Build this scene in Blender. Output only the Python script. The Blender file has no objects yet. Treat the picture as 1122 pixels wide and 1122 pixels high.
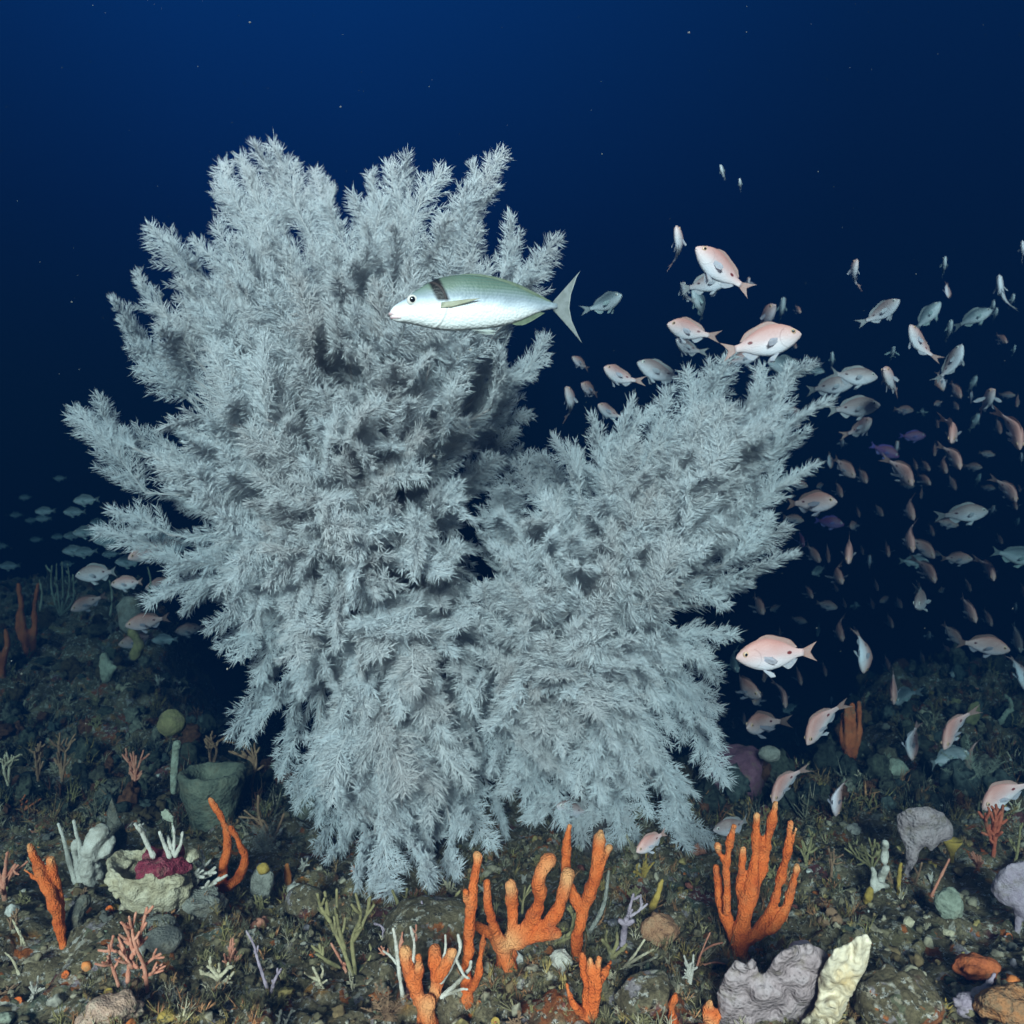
import bpy, math, random
import numpy as np
from mathutils import Vector, Matrix

SC = bpy.context.scene
COL = SC.collection
rng = np.random.default_rng(7)
random.seed(7)
CAMZ = 1.2
F = 881.0                      # focal length in photo pixels (1122 wide)
R = math.radians

# ------------------------------------------------------------------ camera
cd = bpy.data.cameras.new('camera')
cam = bpy.data.objects.new('camera', cd)
COL.objects.link(cam)
cam.location = (0, 0, CAMZ)
cam.rotation_euler = (R(90), 0, 0)
cd.sensor_width = 36
cd.lens = 36 * F / 1122
cd.clip_start = 0.05
cd.clip_end = 200
cd.dof.use_dof = True
cd.dof.focus_distance = 1.95
cd.dof.aperture_fstop = 5.6
SC.camera = cam

# ------------------------------------------------------------------ world: open blue water
W = bpy.data.worlds.new('World')
SC.world = W
W.use_nodes = True
wn = W.node_tree.nodes; wl = W.node_tree.links
bg = wn['Background']
tc = wn.new('ShaderNodeTexCoord'); sx = wn.new('ShaderNodeSeparateXYZ')
rp = wn.new('ShaderNodeValToRGB')
wl.new(tc.outputs['Generated'], sx.inputs[0])
mr = wn.new('ShaderNodeMapRange'); mr.inputs[1].default_value = -1; mr.inputs[2].default_value = 1
wl.new(sx.outputs['Z'], mr.inputs[0]); wl.new(mr.outputs[0], rp.inputs[0]); wl.new(rp.outputs[0], bg.inputs[0])
els = [(0.0, (.0002, .0008, .003)), (0.47, (.0002, .0012, .006)), (0.55, (.0002, .0028, .017)),
       (0.66, (.0003, .0068, .042)), (0.78, (.0005, .0145, .076)), (0.84, (.03, .10, .20)), (1.0, (.42, .44, .42))]
rp.color_ramp.elements[0].position = els[0][0]; rp.color_ramp.elements[0].color = els[0][1] + (1,)
rp.color_ramp.elements[1].position = 1.0; rp.color_ramp.elements[1].color = els[-1][1] + (1,)
for p, c in els[1:-1]:
    e = rp.color_ramp.elements.new(p); e.color = c + (1,)
ab = wn.new('ShaderNodeMath'); ab.operation = 'ADD'; ab.inputs[1].default_value = .26; wl.new(sx.outputs['X'], ab.inputs[0])
ab2 = wn.new('ShaderNodeMath'); ab2.operation = 'ABSOLUTE'; wl.new(ab.outputs[0], ab2.inputs[0])
mr2 = wn.new('ShaderNodeMapRange'); mr2.inputs[1].default_value = .08; mr2.inputs[2].default_value = .62; mr2.inputs[3].default_value = 1.0; mr2.inputs[4].default_value = .5
wl.new(ab2.outputs[0], mr2.inputs[0]); wl.new(mr2.outputs[0], bg.inputs[1])

# ------------------------------------------------------------------ the diver's strobe light: one sun from behind the camera
sd = bpy.data.lights.new('sun', 'SUN')
sun = bpy.data.objects.new('sun', sd)
COL.objects.link(sun)
sd.energy = 5.0; sd.angle = R(14); sd.color = (1.0, .97, .92)
sdir = Vector((0.07, 0.92, -0.36)).normalized()       # travel direction of the light
sun.rotation_euler = sdir.to_track_quat('-Z', 'Y').to_euler()

SC.view_settings.view_transform = 'Standard'
SC.view_settings.look = 'None'
SC.view_settings.exposure = 1.78
SC.view_settings.gamma = 1
SC.render.engine = 'CYCLES'
SC.cycles.use_denoising = True
SC.cycles.max_bounces = 8
SC.cycles.diffuse_bounces = 6
SC.cycles.transmission_bounces = 3
SC.cycles.transparent_max_bounces = 6
SC.cycles.volume_bounces = 0
SC.cycles.sample_clamp_indirect = 3
SC.cycles.caustics_reflective = False
SC.cycles.caustics_refractive = False

# ------------------------------------------------------------------ helpers
def P(px, py, d):
    return np.array([(px - 561) / F * d, d, CAMZ - (py - 561) / F * d])

def tag(o, label=None, cat=None, group=None, kind=None):
    if label: o['label'] = label
    if cat: o['category'] = cat
    if group: o['group'] = group
    if kind: o['kind'] = kind
    return o

def empty(name, loc, label, cat, group=None):
    o = bpy.data.objects.new(name, None)
    o.empty_display_size = .05
    COL.objects.link(o)
    o.location = Vector([float(v) for v in loc])
    return tag(o, label, cat, group)

def mk(name, V, faces, mat, parent=None, col=None, smooth=True, matidx=None):
    """V (n,3); faces: list of int arrays (k,3) or (k,4)"""
    V = np.asarray(V, dtype=np.float32)
    faces = [np.asarray(f, dtype=np.int32) for f in faces if len(f)]
    me = bpy.data.meshes.new(name)
    me.vertices.add(len(V)); me.vertices.foreach_set('co', V.ravel())
    nl = sum(f.size for f in faces); nf = sum(len(f) for f in faces)
    me.loops.add(nl); me.polygons.add(nf)
    me.loops.foreach_set('vertex_index', np.concatenate([f.ravel() for f in faces]))
    cnt = np.concatenate([np.full(len(f), f.shape[1], np.int32) for f in faces])
    st = np.zeros(nf, np.int32); st[1:] = np.cumsum(cnt)[:-1]
    me.polygons.foreach_set('loop_start', st)
    if smooth: me.polygons.foreach_set('use_smooth', np.ones(nf, bool))
    mats = mat if isinstance(mat, (list, tuple)) else [mat]
    for m in mats: me.materials.append(m)
    if matidx is not None: me.polygons.foreach_set('material_index', np.asarray(matidx, np.int32))
    me.update(calc_edges=True)
    if col is not None:
        a = me.color_attributes.new('tint', 'FLOAT_COLOR', 'POINT')
        c = np.ones((len(V), 4), np.float32); c[:, :3] = col
        a.data.foreach_set('color', c.ravel())
    o = bpy.data.objects.new(name, me)
    COL.objects.link(o)
    if parent is not None: o.parent = parent
    return o

class MB:
    def __init__(s): s.V = []; s.F = []; s.n = 0; s.C = []
    def add(s, V, faces, col=None):
        V = np.asarray(V, float)
        s.V.append(V)
        for f in faces:
            if len(f): s.F.append(np.asarray(f, int) + s.n)
        s.C.append(np.tile(np.asarray(col if col is not None else (1, 1, 1), float), (len(V), 1)) if col is None or np.ndim(col) == 1 else col)
        s.n += len(V)
    def build(s, name, mat, parent=None, base=(0, 0, 0), col=False):
        V = np.concatenate(s.V) - np.asarray(base, float)
        C = np.concatenate(s.C) if col else None
        q = [f for f in s.F if f.shape[1] == 4]; t = [f for f in s.F if f.shape[1] == 3]
        fs = []
        if q: fs.append(np.concatenate(q))
        if t: fs.append(np.concatenate(t))
        return mk(name, V, fs, mat, parent, C)

def unit(v):
    v = np.asarray(v, float)
    return v / (np.linalg.norm(v, axis=-1, keepdims=True) + 1e-12)

def spline(pts, n=6):
    p = np.asarray(pts, float)
    if len(p) < 3: 
        t = np.linspace(0, 1, n + 1)[:, None]
        return p[0] * (1 - t) + p[-1] * t
    q = np.vstack([2 * p[0] - p[1], p, 2 * p[-1] - p[-2]])
    out = []
    for i in range(len(p) - 1):
        a, b, c, d = q[i:i + 4]
        for t in np.linspace(0, 1, n, endpoint=False):
            out.append(.5 * ((2 * b) + (c - a) * t + (2 * a - 5 * b + 4 * c - d) * t * t + (3 * b - a - 3 * c + d) * t ** 3))
    out.append(p[-1])
    return np.array(out)

def tube(pts, rad, n=8, lump=0.0, rs=None, cap=True):
    """closed round tube along pts with radii rad; returns V, [quads, tris]"""
    p = np.asarray(pts, float); m = len(p)
    r = np.interp(np.linspace(0, 1, m), np.linspace(0, 1, len(np.atleast_1d(rad))), np.atleast_1d(rad)) if np.size(rad) != m else np.asarray(rad, float)
    if lump: r = r * (1 + lump * (rs or rng).standard_normal(m))
    T = unit(np.gradient(p, axis=0))
    if cap:
        a0 = [p[0] - T[0] * r[0] * .8]; a1 = [p[-1] + T[-1] * r[-1] * .55, p[-1] + T[-1] * r[-1] * .9]
        p = np.vstack([a0, p, a1]); r = np.concatenate([[r[0] * .5], r, [r[-1] * .8, r[-1] * .4]])
        T = np.vstack([T[:1], T, T[-1:], T[-1:]]); m = len(p)
    u = np.cross(T[0], (0, 1, .1)); u = u / (np.linalg.norm(u) + 1e-9)
    ang = np.linspace(0, 2 * np.pi, n, endpoint=False)
    V = []
    for i in range(m):
        u = u - T[i] * np.dot(u, T[i]); u /= np.linalg.norm(u) + 1e-9
        w = np.cross(T[i], u)
        V.append(p[i] + r[i] * (np.cos(ang)[:, None] * u + np.sin(ang)[:, None] * w))
    V = np.vstack(V + [p[:1], p[-1:]])
    i = np.arange(m - 1)[:, None] * n; j = np.arange(n)[None]; k = (j + 1) % n
    q = np.stack([i + j, i + k, i + n + k, i + n + j], -1).reshape(-1, 4)
    jj = np.arange(n); kk = (jj + 1) % n
    t0 = np.stack([np.full(n, m * n), kk, jj], -1)
    b = (m - 1) * n
    t1 = np.stack([np.full(n, m * n + 1), b + jj, b + kk], -1)
    return V, [q, np.vstack([t0, t1])]

# gradient noise
_perm = np.random.default_rng(3).permutation(512)
def _h(ix, iy, iz=0):
    return _perm[(_perm[(_perm[ix & 511] + iy) & 511] + iz) & 511]
def vnoise(x, y, z=None):
    x = np.asarray(x, float); y = np.asarray(y, float)
    z = np.zeros_like(x) if z is None else np.asarray(z, float)
    xi, yi, zi = np.floor(x).astype(int), np.floor(y).astype(int), np.floor(z).astype(int)
    fx, fy, fz = x - xi, y - yi, z - zi
    s = lambda t: t * t * t * (t * (t * 6 - 15) + 10)
    sx_, sy_, sz_ = s(fx), s(fy), s(fz)
    out = 0
    for a in (0, 1):
        for b in (0, 1):
            for c in (0, 1):
                w = (sx_ if a else 1 - sx_) * (sy_ if b else 1 - sy_) * (sz_ if c else 1 - sz_)
                out = out + w * (_h(xi + a, yi + b, zi + c) / 255.5 - 1)
    return out
def fbm(x, y, z=None, o=4, g=.5):
    a = 1; v = 0; n = 0
    for i in range(o):
        v = v + a * vnoise(x * 2 ** i + 17.3 * i, y * 2 ** i - 9.1 * i, None if z is None else z * 2 ** i + 5.7 * i); n += a; a *= g
    return v / n

# ------------------------------------------------------------------ materials
def mat_new(name):
    m = bpy.data.materials.new(name); m.use_nodes = True
    nt = m.node_tree; b = nt.nodes['Principled BSDF']
    return m, nt, b

def _ramp(nt, stops, interp='LINEAR'):
    r = nt.nodes.new('ShaderNodeValToRGB'); cr = r.color_ramp; cr.interpolation = interp
    cr.elements[0].position = stops[0][0]; cr.elements[0].color = (*stops[0][1], 1)
    cr.elements[1].position = stops[-1][0]; cr.elements[1].color = (*stops[-1][1], 1)
    for p, c in stops[1:-1]:
        e = cr.elements.new(p); e.color = (*c, 1)
    return r

def sponge_mat(name, c, c2=None, c3=None, scale=25, bump=.5, pore=160, rough=.85, tips=None, poredark=.6, silt=.7):
    """mottled, porous living surface"""
    m, nt, b = mat_new(name); N = nt.nodes; L = nt.links
    c2 = c2 or tuple(v * .62 for v in c); c3 = c3 or tuple(min(1, v * 1.35 + .02) for v in c)
    t = N.new('ShaderNodeTexCoord')
    n1 = N.new('ShaderNodeTexNoise'); n1.inputs['Scale'].default_value = scale; n1.inputs['Detail'].default_value = 6; n1.inputs['Roughness'].default_value = .65
    L.new(t.outputs['Object'], n1.inputs['Vector'])
    r = _ramp(nt, [(.30, c2), (.48, c), (.72, c3)]); L.new(n1.outputs[0], r.inputs[0])
    v = N.new('ShaderNodeTexVoronoi'); v.inputs['Scale'].default_value = pore; L.new(t.outputs['Object'], v.inputs['Vector'])
    rv = _ramp(nt, [(.0, (poredark,) * 3), (.32, (1, 1, 1))]); L.new(v.outputs['Distance'], rv.inputs[0])
    mx = N.new('ShaderNodeMix'); mx.data_type = 'RGBA'; mx.blend_type = 'MULTIPLY'; mx.inputs[0].default_value = 1
    L.new(r.outputs[0], mx.inputs[6]); L.new(rv.outputs[0], mx.inputs[7])
    out = mx.outputs[2]
    if silt:
        n5 = N.new('ShaderNodeTexNoise'); n5.inputs['Scale'].default_value = 19; n5.inputs['Detail'].default_value = 9; n5.inputs['Roughness'].default_value = .68
        L.new(t.outputs['Object'], n5.inputs['Vector'])
        rs = _ramp(nt, [(.52, (0, 0, 0)), (.66, (silt,) * 3)]); L.new(n5.outputs[0], rs.inputs[0])
        ms = N.new('ShaderNodeMix'); ms.data_type = 'RGBA'; ms.inputs[7].default_value = (.13, .105, .06, 1)
        L.new(rs.outputs[0], ms.inputs[0]); L.new(out, ms.inputs[6]); out = ms.outputs[2]
    if tips:
        at = N.new('ShaderNodeAttribute'); at.attribute_name = 'tint'
        mt = N.new('ShaderNodeMix'); mt.data_type = 'RGBA'; mt.inputs[7].default_value = (*tips, 1)
        L.new(at.outputs['Fac'], mt.inputs[0]); L.new(out, mt.inputs[6]); out = mt.outputs[2]
    L.new(out, b.inputs['Base Color'])
    n2 = N.new('ShaderNodeTexNoise'); n2.inputs['Scale'].default_value = pore * .8; n2.inputs['Detail'].default_value = 4
    L.new(t.outputs['Object'], n2.inputs['Vector'])
    ad = N.new('ShaderNodeMath'); ad.operation = 'ADD'; L.new(n2.outputs[0], ad.inputs[0]); L.new(v.outputs['Distance'], ad.inputs[1])
    bp = N.new('ShaderNodeBump'); bp.inputs['Strength'].default_value = bump; bp.inputs['Distance'].default_value = .004
    L.new(ad.outputs[0], bp.inputs['Height']); L.new(bp.outputs[0], b.inputs['Normal'])
    b.inputs['Roughness'].default_value = rough
    b.inputs['Specular IOR Level'].default_value = .355
    return m

def tint_mat(name, scale=60, bump=.6, rough=.9, spec=.2, var=.35):
    """colour from the mesh's own growth colours, mottled"""
    m, nt, b = mat_new(name); N = nt.nodes; L = nt.links
    a = N.new('ShaderNodeAttribute'); a.attribute_name = 'tint'
    t = N.new('ShaderNodeTexCoord')
    n1 = N.new('ShaderNodeTexNoise'); n1.inputs['Scale'].default_value = scale; n1.inputs['Detail'].default_value = 5
    L.new(t.outputs['Object'], n1.inputs['Vector'])
    r = _ramp(nt, [(.3, (1 - var,) * 3), (.7, (1 + var,) * 3)]); L.new(n1.outputs[0], r.inputs[0])
    mx = N.new('ShaderNodeMix'); mx.data_type = 'RGBA'; mx.blend_type = 'MULTIPLY'; mx.inputs[0].default_value = 1
    L.new(a.outputs['Color'], mx.inputs[6]); L.new(r.outputs[0], mx.inputs[7])
    L.new(mx.outputs[2], b.inputs['Base Color'])
    bp = N.new('ShaderNodeBump'); bp.inputs['Strength'].default_value = bump; bp.inputs['Distance'].default_value = .004
    L.new(n1.outputs[0], bp.inputs['Height']); L.new(bp.outputs[0], b.inputs['Normal'])
    b.inputs['Roughness'].default_value = rough; b.inputs['Specular IOR Level'].default_value = spec
    return m

def reef_ground_mat():
    m, nt, b = mat_new('reef_rock'); N = nt.nodes; L = nt.links
    t = N.new('ShaderNodeTexCoord')
    def noise(s, d=6, rgh=.6):
        n = N.new('ShaderNodeTexNoise'); n.inputs['Scale'].default_value = s; n.inputs['Detail'].default_value = d; n.inputs['Roughness'].default_value = rgh
        L.new(t.outputs['Object'], n.inputs['Vector']); return n
    n1 = noise(7, 9, .7)
    base = _ramp(nt, [(.28, (.05, .042, .024)), (.45, (.125, .10, .058)), (.58, (.21, .17, .10)), (.74, (.34, .285, .18))])
    L.new(n1.outputs[0], base.inputs[0])
    cur = base.outputs[0]
    # encrusting colonies: each a patch with a colour of its own
    for (s, seed, pal, lo, hi) in [
        (15, 0.0, [(0, (.30, .075, .02)), (.2, (.12, .10, .05)), (.4, (.30, .24, .12)), (.55, (.16, .045, .05)), (.7, (.10, .13, .10)), (.85, (.33, .16, .04)), (1, (.24, .22, .22))], .55, .62),
        (42, 3.3, [(0, (.50, .47, .40)), (.2, (.10, .08, .05)), (.4, (.42, .12, .03)), (.6, (.15, .16, .10)), (.8, (.30, .26, .28)), (1, (.45, .34, .08))], .56, .61),
        (110, 7.7, [(0, (.55, .53, .48)), (.3, (.05, .05, .04)), (.6, (.35, .30, .22)), (1, (.40, .16, .10))], .54, .60)]:
        mp = N.new('ShaderNodeMapping'); mp.inputs['Location'].default_value = (seed, seed * 2, 0); L.new(t.outputs['Object'], mp.inputs[0])
        wv = N.new('ShaderNodeTexNoise'); wv.inputs['Scale'].default_value = s * .8; L.new(mp.outputs[0], wv.inputs['Vector'])
        v = N.new('ShaderNodeTexVoronoi'); v.inputs['Scale'].default_value = s
        mxv = N.new('ShaderNodeMix'); mxv.data_type = 'VECTOR'; mxv.inputs[0].default_value = .05
        L.new(mp.outputs[0], mxv.inputs[4]); L.new(wv.outputs['Color'], mxv.inputs[5]); L.new(mxv.outputs[1], v.inputs['Vector'])
        sp = N.new('ShaderNodeSeparateColor'); L.new(v.outputs['Color'], sp.inputs[0])
        cr = _ramp(nt, pal, 'CONSTANT'); L.new(sp.outputs[0], cr.inputs[0])
        nz = N.new('ShaderNodeTexNoise'); nz.inputs['Scale'].default_value = s * .55; nz.inputs['Detail'].default_value = 5; L.new(mp.outputs[0], nz.inputs['Vector'])
        mk_ = _ramp(nt, [(lo, (0, 0, 0)), (hi, (1, 1, 1))]); L.new(nz.outputs[0], mk_.inputs[0])
        mu = N.new('ShaderNodeMath'); mu.operation = 'MULTIPLY'; mu.inputs[1].default_value = .8; L.new(mk_.outputs[0], mu.inputs[0])
        mx = N.new('ShaderNodeMix'); mx.data_type = 'RGBA'; L.new(mu.outputs[0], mx.inputs[0]); L.new(cur, mx.inputs[6]); L.new(cr.outputs[0], mx.inputs[7])
        cur = mx.outputs[2]
    n3 = noise(140, 5, .7)
    gr = _ramp(nt, [(.3, (.45,) * 3), (.7, (1.5,) * 3)]); L.new(n3.outputs[0], gr.inputs[0])
    mx = N.new('ShaderNodeMix'); mx.data_type = 'RGBA'; mx.blend_type = 'MULTIPLY'; mx.inputs[0].default_value = 1
    L.new(cur, mx.inputs[6]); L.new(gr.outputs[0], mx.inputs[7]); L.new(mx.outputs[2], b.inputs['Base Color'])
    n4 = noise(45, 8, .75)
    bp = N.new('ShaderNodeBump'); bp.inputs['Strength'].default_value = .9; bp.inputs['Distance'].default_value = .02
    L.new(n4.outputs[0], bp.inputs['Height']); L.new(bp.outputs[0], b.inputs['Normal'])
    b.inputs['Roughness'].default_value = .95; b.inputs['Specular IOR Level'].default_value = .15
    return m

# ------------------------------------------------------------------ haze: the water itself
hz, nt, b = mat_new('sea_water_haze')
nt.nodes.remove(b)
pv = nt.nodes.new('ShaderNodeVolumePrincipled')
pv.inputs['Color'].default_value = (.0013, .0098, .033, 1)
pv.inputs['Absorption Color'].default_value = (.0, .035, .05, 1)
pv.inputs['Density'].default_value = .355
pv.inputs['Anisotropy'].default_value = 0
nt.links.new(pv.outputs[0], nt.nodes['Material Output'].inputs['Volume'])
hx, hy0, hy1, hz0, hz1 = 16, -.4, 24, -4.0, CAMZ + 1.55
V = [(x, y, z) for z in (hz0, hz1) for y in (hy0, hy1) for x in (-hx, hx)]
HF = np.array([(0, 1, 3, 2)[::-1], (4, 5, 7, 6), (0, 1, 5, 4), (2, 3, 7, 6)[::-1], (0, 2, 6, 4)[::-1], (1, 3, 7, 5)])
tag(mk('haze', V, [HF], hz, smooth=False), kind='stuff')

# ------------------------------------------------------------------ ground
def drop(x, y):
    yn = [0, 1.0, 1.5, 2.0, 2.5, 3.2]; hn = [.95, .95, .95, 1.0, 1.06, 1.12]
    yl = yn + [4, 5, 6, 7, 9, 14, 30]; hl = hn + [1.02, .82, .66, .68, 1.1, 2.0, 3.0]
    yc = yn + [4, 5, 6, 9, 14, 30]; hc = hn + [1.35, 1.7, 2.1, 2.8, 3.3, 3.6]
    yr = yn + [4, 5, 6, 7, 9, 14, 30]; hr = hn + [1.12, 1.08, 1.18, 1.5, 2.1, 3.0, 3.6]
    u = x / np.maximum(y, 1.0)
    L_ = np.interp(y, yl, hl); C_ = np.interp(y, yc, hc); R_ = np.interp(y, yr, hr)
    a = np.clip((-u - .28) / .2, 0, 1); c = np.clip((u - .34) / .14, 0, 1)
    a = a * a * (3 - 2 * a); c = c * c * (3 - 2 * c)
    return C_ * (1 - a) * (1 - c) + L_ * a + R_ * c

def G(x, y):
    x = np.asarray(x, float); y = np.asarray(y, float)
    g = CAMZ - drop(x, y)
    far = np.clip((y - 2.6) / 2.5, 0, 1)
    g = g + (.06 + .12 * far) * fbm(x * 2.1 + 3, y * 2.1, o=3)
    g = g + .045 * np.abs(fbm(x * 6.3, y * 6.3 + 8, o=3)) * (1 + far)
    g = g + (.034 + .05 * far) * fbm(x * 11, y * 11, o=4)
    g = g + .026 * np.maximum(0, fbm(x * 34, y * 34, o=3))
    return g

def hit(px, py, d0=1.2, d1=9):
    d = np.arange(d0, d1, .01)
    z = CAMZ - (py - 561) / F * d
    k = np.nonzero(z <= G((px - 561) / F * d, d))[0]
    return float(d[k[0]]) if len(k) else d1

ys = np.concatenate([np.linspace(-3, .9, 14), .95 * np.exp(np.linspace(0, math.log(26 / .95), 560))])
xs = np.sinh(np.linspace(-3.9, 3.9, 760)) * .62
X, Y = np.meshgrid(xs, ys)
Z = G(X, Y)
ny, nx = X.shape
i = np.arange(ny - 1)[:, None] * nx + np.arange(nx - 1)[None]
q = np.stack([i, i + 1, i + nx + 1, i + nx], -1).reshape(-1, 4)
M_GROUND = reef_ground_mat()
tag(mk('ground', np.stack([X, Y, Z], -1).reshape(-1, 3), [q], M_GROUND), kind='structure')

# ------------------------------------------------------------------ scattered growth that nobody could count (stuff)
def ico(sub=1):
    import bmesh
    bm = bmesh.new(); bmesh.ops.create_icosphere(bm, subdivisions=sub, radius=1)
    v = np.array([x.co[:] for x in bm.verts]); f = np.array([[x.index for x in t.verts] for t in bm.faces]); bm.free()
    return v, f
ICO1, ICO2, ICO3, ICO4 = ico(1), ico(2), ico(3), ico(4)

def lumps(n, ymin, ymax, smin, smax, pal, squash=(.5, 1.0), src=ICO2, sink=.2, seed=1, xw=.85):
    r = np.random.default_rng(seed)
    y = ymin * (ymax / ymin) ** r.random(n); x = (r.random(n) * 2 - 1) * y * xw
    s = smin * (smax / smin) ** (r.random(n) ** 1.8)
    v, f = src
    pal = np.array(pal)
    c = pal[r.integers(0, len(pal), n)] * (0.7 + .6 * r.random((n, 1)))
    sc = s[:, None] * np.stack([.7 + .6 * r.random(n), .7 + .6 * r.random(n), squash[0] + (squash[1] - squash[0]) * r.random(n)], -1)
    V = v[None] * sc[:, None]
    off = r.random(n)[:, None] * 50
    nz = fbm(v[None, :, 0] * 2.1 + off, v[None, :, 1] * 2.1 + off * .7, v[None, :, 2] * 2.1 + off * .3, o=4, g=.65)
    V = V * (1 + np.clip(1.4 * nz, -.45, .38)[..., None])
    a = r.random(n) * 6.28; ca, sa = np.cos(a)[:, None], np.sin(a)[:, None]
    V = np.stack([V[..., 0] * ca - V[..., 1] * sa, V[..., 0] * sa + V[..., 1] * ca, V[..., 2]], -1)
    V += np.stack([x, y, G(x, y) + sc[:, 2] * (1 - sink) * .6], -1)[:, None]
    Fs = f[None] + (np.arange(n) * len(v))[:, None, None]
    C = np.repeat(c, len(v), 0)
    return V.reshape(-1, 3), Fs.reshape(-1, 3), C

M_TINT = tint_mat('encrusted', 70, 1.0, var=.6)
PAL_ROCK = [(.13, .11, .065), (.18, .15, .095), (.21, .18, .125), (.10, .085, .05), (.25, .22, .16), (.17, .12, .06)]
PAL_MIX = PAL_ROCK * 9 + [(.36, .34, .28), (.42, .13, .035), (.26, .2, .08), (.28, .25, .27), (.2, .07, .05), (.34, .26, .10), (.13, .15, .10), (.45, .44, .4)]
V1 = lumps(4200, 1.25, 3.4, .003, .014, PAL_MIX, seed=11, squash=(.4, 1.1))
o = mk('rubble', V1[0], [V1[1]], M_TINT, col=V1[2]); tag(o, kind='stuff')
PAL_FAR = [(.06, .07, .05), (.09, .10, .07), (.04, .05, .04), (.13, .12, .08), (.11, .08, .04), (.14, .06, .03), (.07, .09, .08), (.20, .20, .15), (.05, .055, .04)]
V1 = lumps(3200, 2.8, 7.5, .012, .05, [tuple(v * .62 for v in c) for c in PAL_FAR], squash=(.5, 1.6), seed=12, sink=-.1, src=ICO3)  # far colours scaled down: light lost with distance is put into the palette
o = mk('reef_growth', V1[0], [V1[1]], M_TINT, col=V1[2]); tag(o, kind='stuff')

def sticks3(O, T, Lh, r0, bend, seed=0, seg=2, r1=.35):
    """many tapered 3-sided twigs at once: O origins, T directions, Lh lengths, r0 base radii, bend vectors"""
    n = len(O); T = unit(T)
    ref = unit(np.cross(T, unit(T[:, [1, 2, 0]] + .31)))
    w = np.cross(T, ref)
    rings = []
    for k in range(seg):
        t = k / seg
        c = O + T * (Lh * t)[:, None] + bend * (Lh * t * t)[:, None]
        rr = r0 * (1 - (1 - r1) * t)
        for a in (0, 2.094, 4.189):
            rings.append(c + rr[:, None] * (math.cos(a) * ref + math.sin(a) * w))
    tip = O + T * Lh[:, None] + bend * Lh[:, None]
    V = np.stack(rings + [tip], 1)                      # n, 3*seg+1, 3
    m = 3 * seg + 1
    q = []
    for k in range(seg - 1):
        for a in range(3):
            b_ = (a + 1) % 3
            q.append((3 * k + a, 3 * k + b_, 3 * k + 3 + b_, 3 * k + 3 + a))
    k = 3 * (seg - 1)
    t = [(k, k + 1, m - 1), (k + 1, k + 2, m - 1), (k + 2, k, m - 1)]
    off = (np.arange(n) * m)[:, None, None]
    Q = (np.array(q)[None] + off).reshape(-1, 4) if q else np.zeros((0, 4), int)
    Tt = (np.array(t)[None] + off).reshape(-1, 3)
    return V.reshape(-1, 3), Q, Tt, m

def turf(n, ymin, ymax, hmin, hmax, rad, pal, seed, per=7, name='turf', xw=.85):
    r = np.random.default_rng(seed)
    y = ymin * (ymax / ymin) ** r.random(n); x = (r.random(n) * 2 - 1) * y * xw
    keep = vnoise(x * 3.1 + 5, y * 3.1) > -.1; x, y = x[keep], y[keep]; n = len(x)
    h = hmin * (hmax / hmin) ** (r.random(n) ** 1.5)
    pal = np.array(pal); c = pal[r.integers(0, len(pal), n)] * (.7 + .6 * r.random((n, 1)))
    X_ = np.repeat(x, per); Y_ = np.repeat(y, per); H = np.repeat(h, per) * (.5 + .6 * r.random(n * per))
    O = np.stack([X_, Y_, G(X_, Y_) - .004], -1) + r.normal(0, 1, (n * per, 3)) * [.25, .25, 0] * np.repeat(h, per)[:, None] * .3
    T = unit(r.normal(0, .42, (n * per, 3)) + [0, 0, 1])
    r0 = np.repeat(rad * (.6 + .8 * r.random(n)), per) * (H / hmax) ** .3
    bend = r.normal(0, .18, (n * per, 3))
    V, Q, T3, m = sticks3(O, T, H, r0, bend, r1=.7)
    # side twigs
    O2 = O + T * (H * .5)[:, None]; T2 = unit(T + r.normal(0, .6, T.shape))
    Vb, Qb, Tb, m2 = sticks3(O2, T2, H * .5, r0 * .8, bend, r1=.7)
    C = np.concatenate([np.repeat(np.repeat(c, per, 0), m, 0), np.repeat(np.repeat(c, per, 0), m2, 0)])
    o = mk(name, np.vstack([V, Vb]), [np.vstack([Q, Qb + len(V)]), np.vstack([T3, Tb + len(V)])], M_TINT, col=C)
    tag(o, kind='stuff')
PAL_TURF = [(.22, .19, .08), (.15, .13, .06), (.30, .26, .14), (.27, .17, .08), (.38, .19, .09), (.12, .11, .06), (.19, .18, .12), (.42, .37, .26), (.30, .22, .08)]
turf(16000, 1.25, 3.3, .006, .048, .0013, PAL_TURF, 21, per=6)
turf(9500, 2.7, 7.5, .025, .12, .0036, [tuple(v * .75 for v in c) for c in PAL_FAR + PAL_TURF], 22, per=6, name='far_turf')  # both palettes darkened to paint in the fade of the distant reef

# marine snow drifting in the water
r = np.random.default_rng(5); n = 300
d = 1.0 + 3.4 * r.random(n); px = r.random(n) * 1122; py = r.random(n) ** 1.1 * 900
C_ = np.stack([(px - 561) / F * d, d, CAMZ - (py - 561) / F * d], -1)
s = .0005 + .0009 * r.random(n) ** 4
v, f = ICO1
V = C_[:, None] + v[None] * s[:, None, None] * (.5 + r.random((n, 1, 3)))
m_snow, nt, b = mat_new('snow_fleck'); b.inputs['Base Color'].default_value = (.3, .3, .27, 1); b.inputs['Roughness'].default_value = 1
tag(mk('marine_snow', V.reshape(-1, 3), [(f[None] + (np.arange(n) * len(v))[:, None, None]).reshape(-1, 3)], m_snow), kind='stuff')

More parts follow.
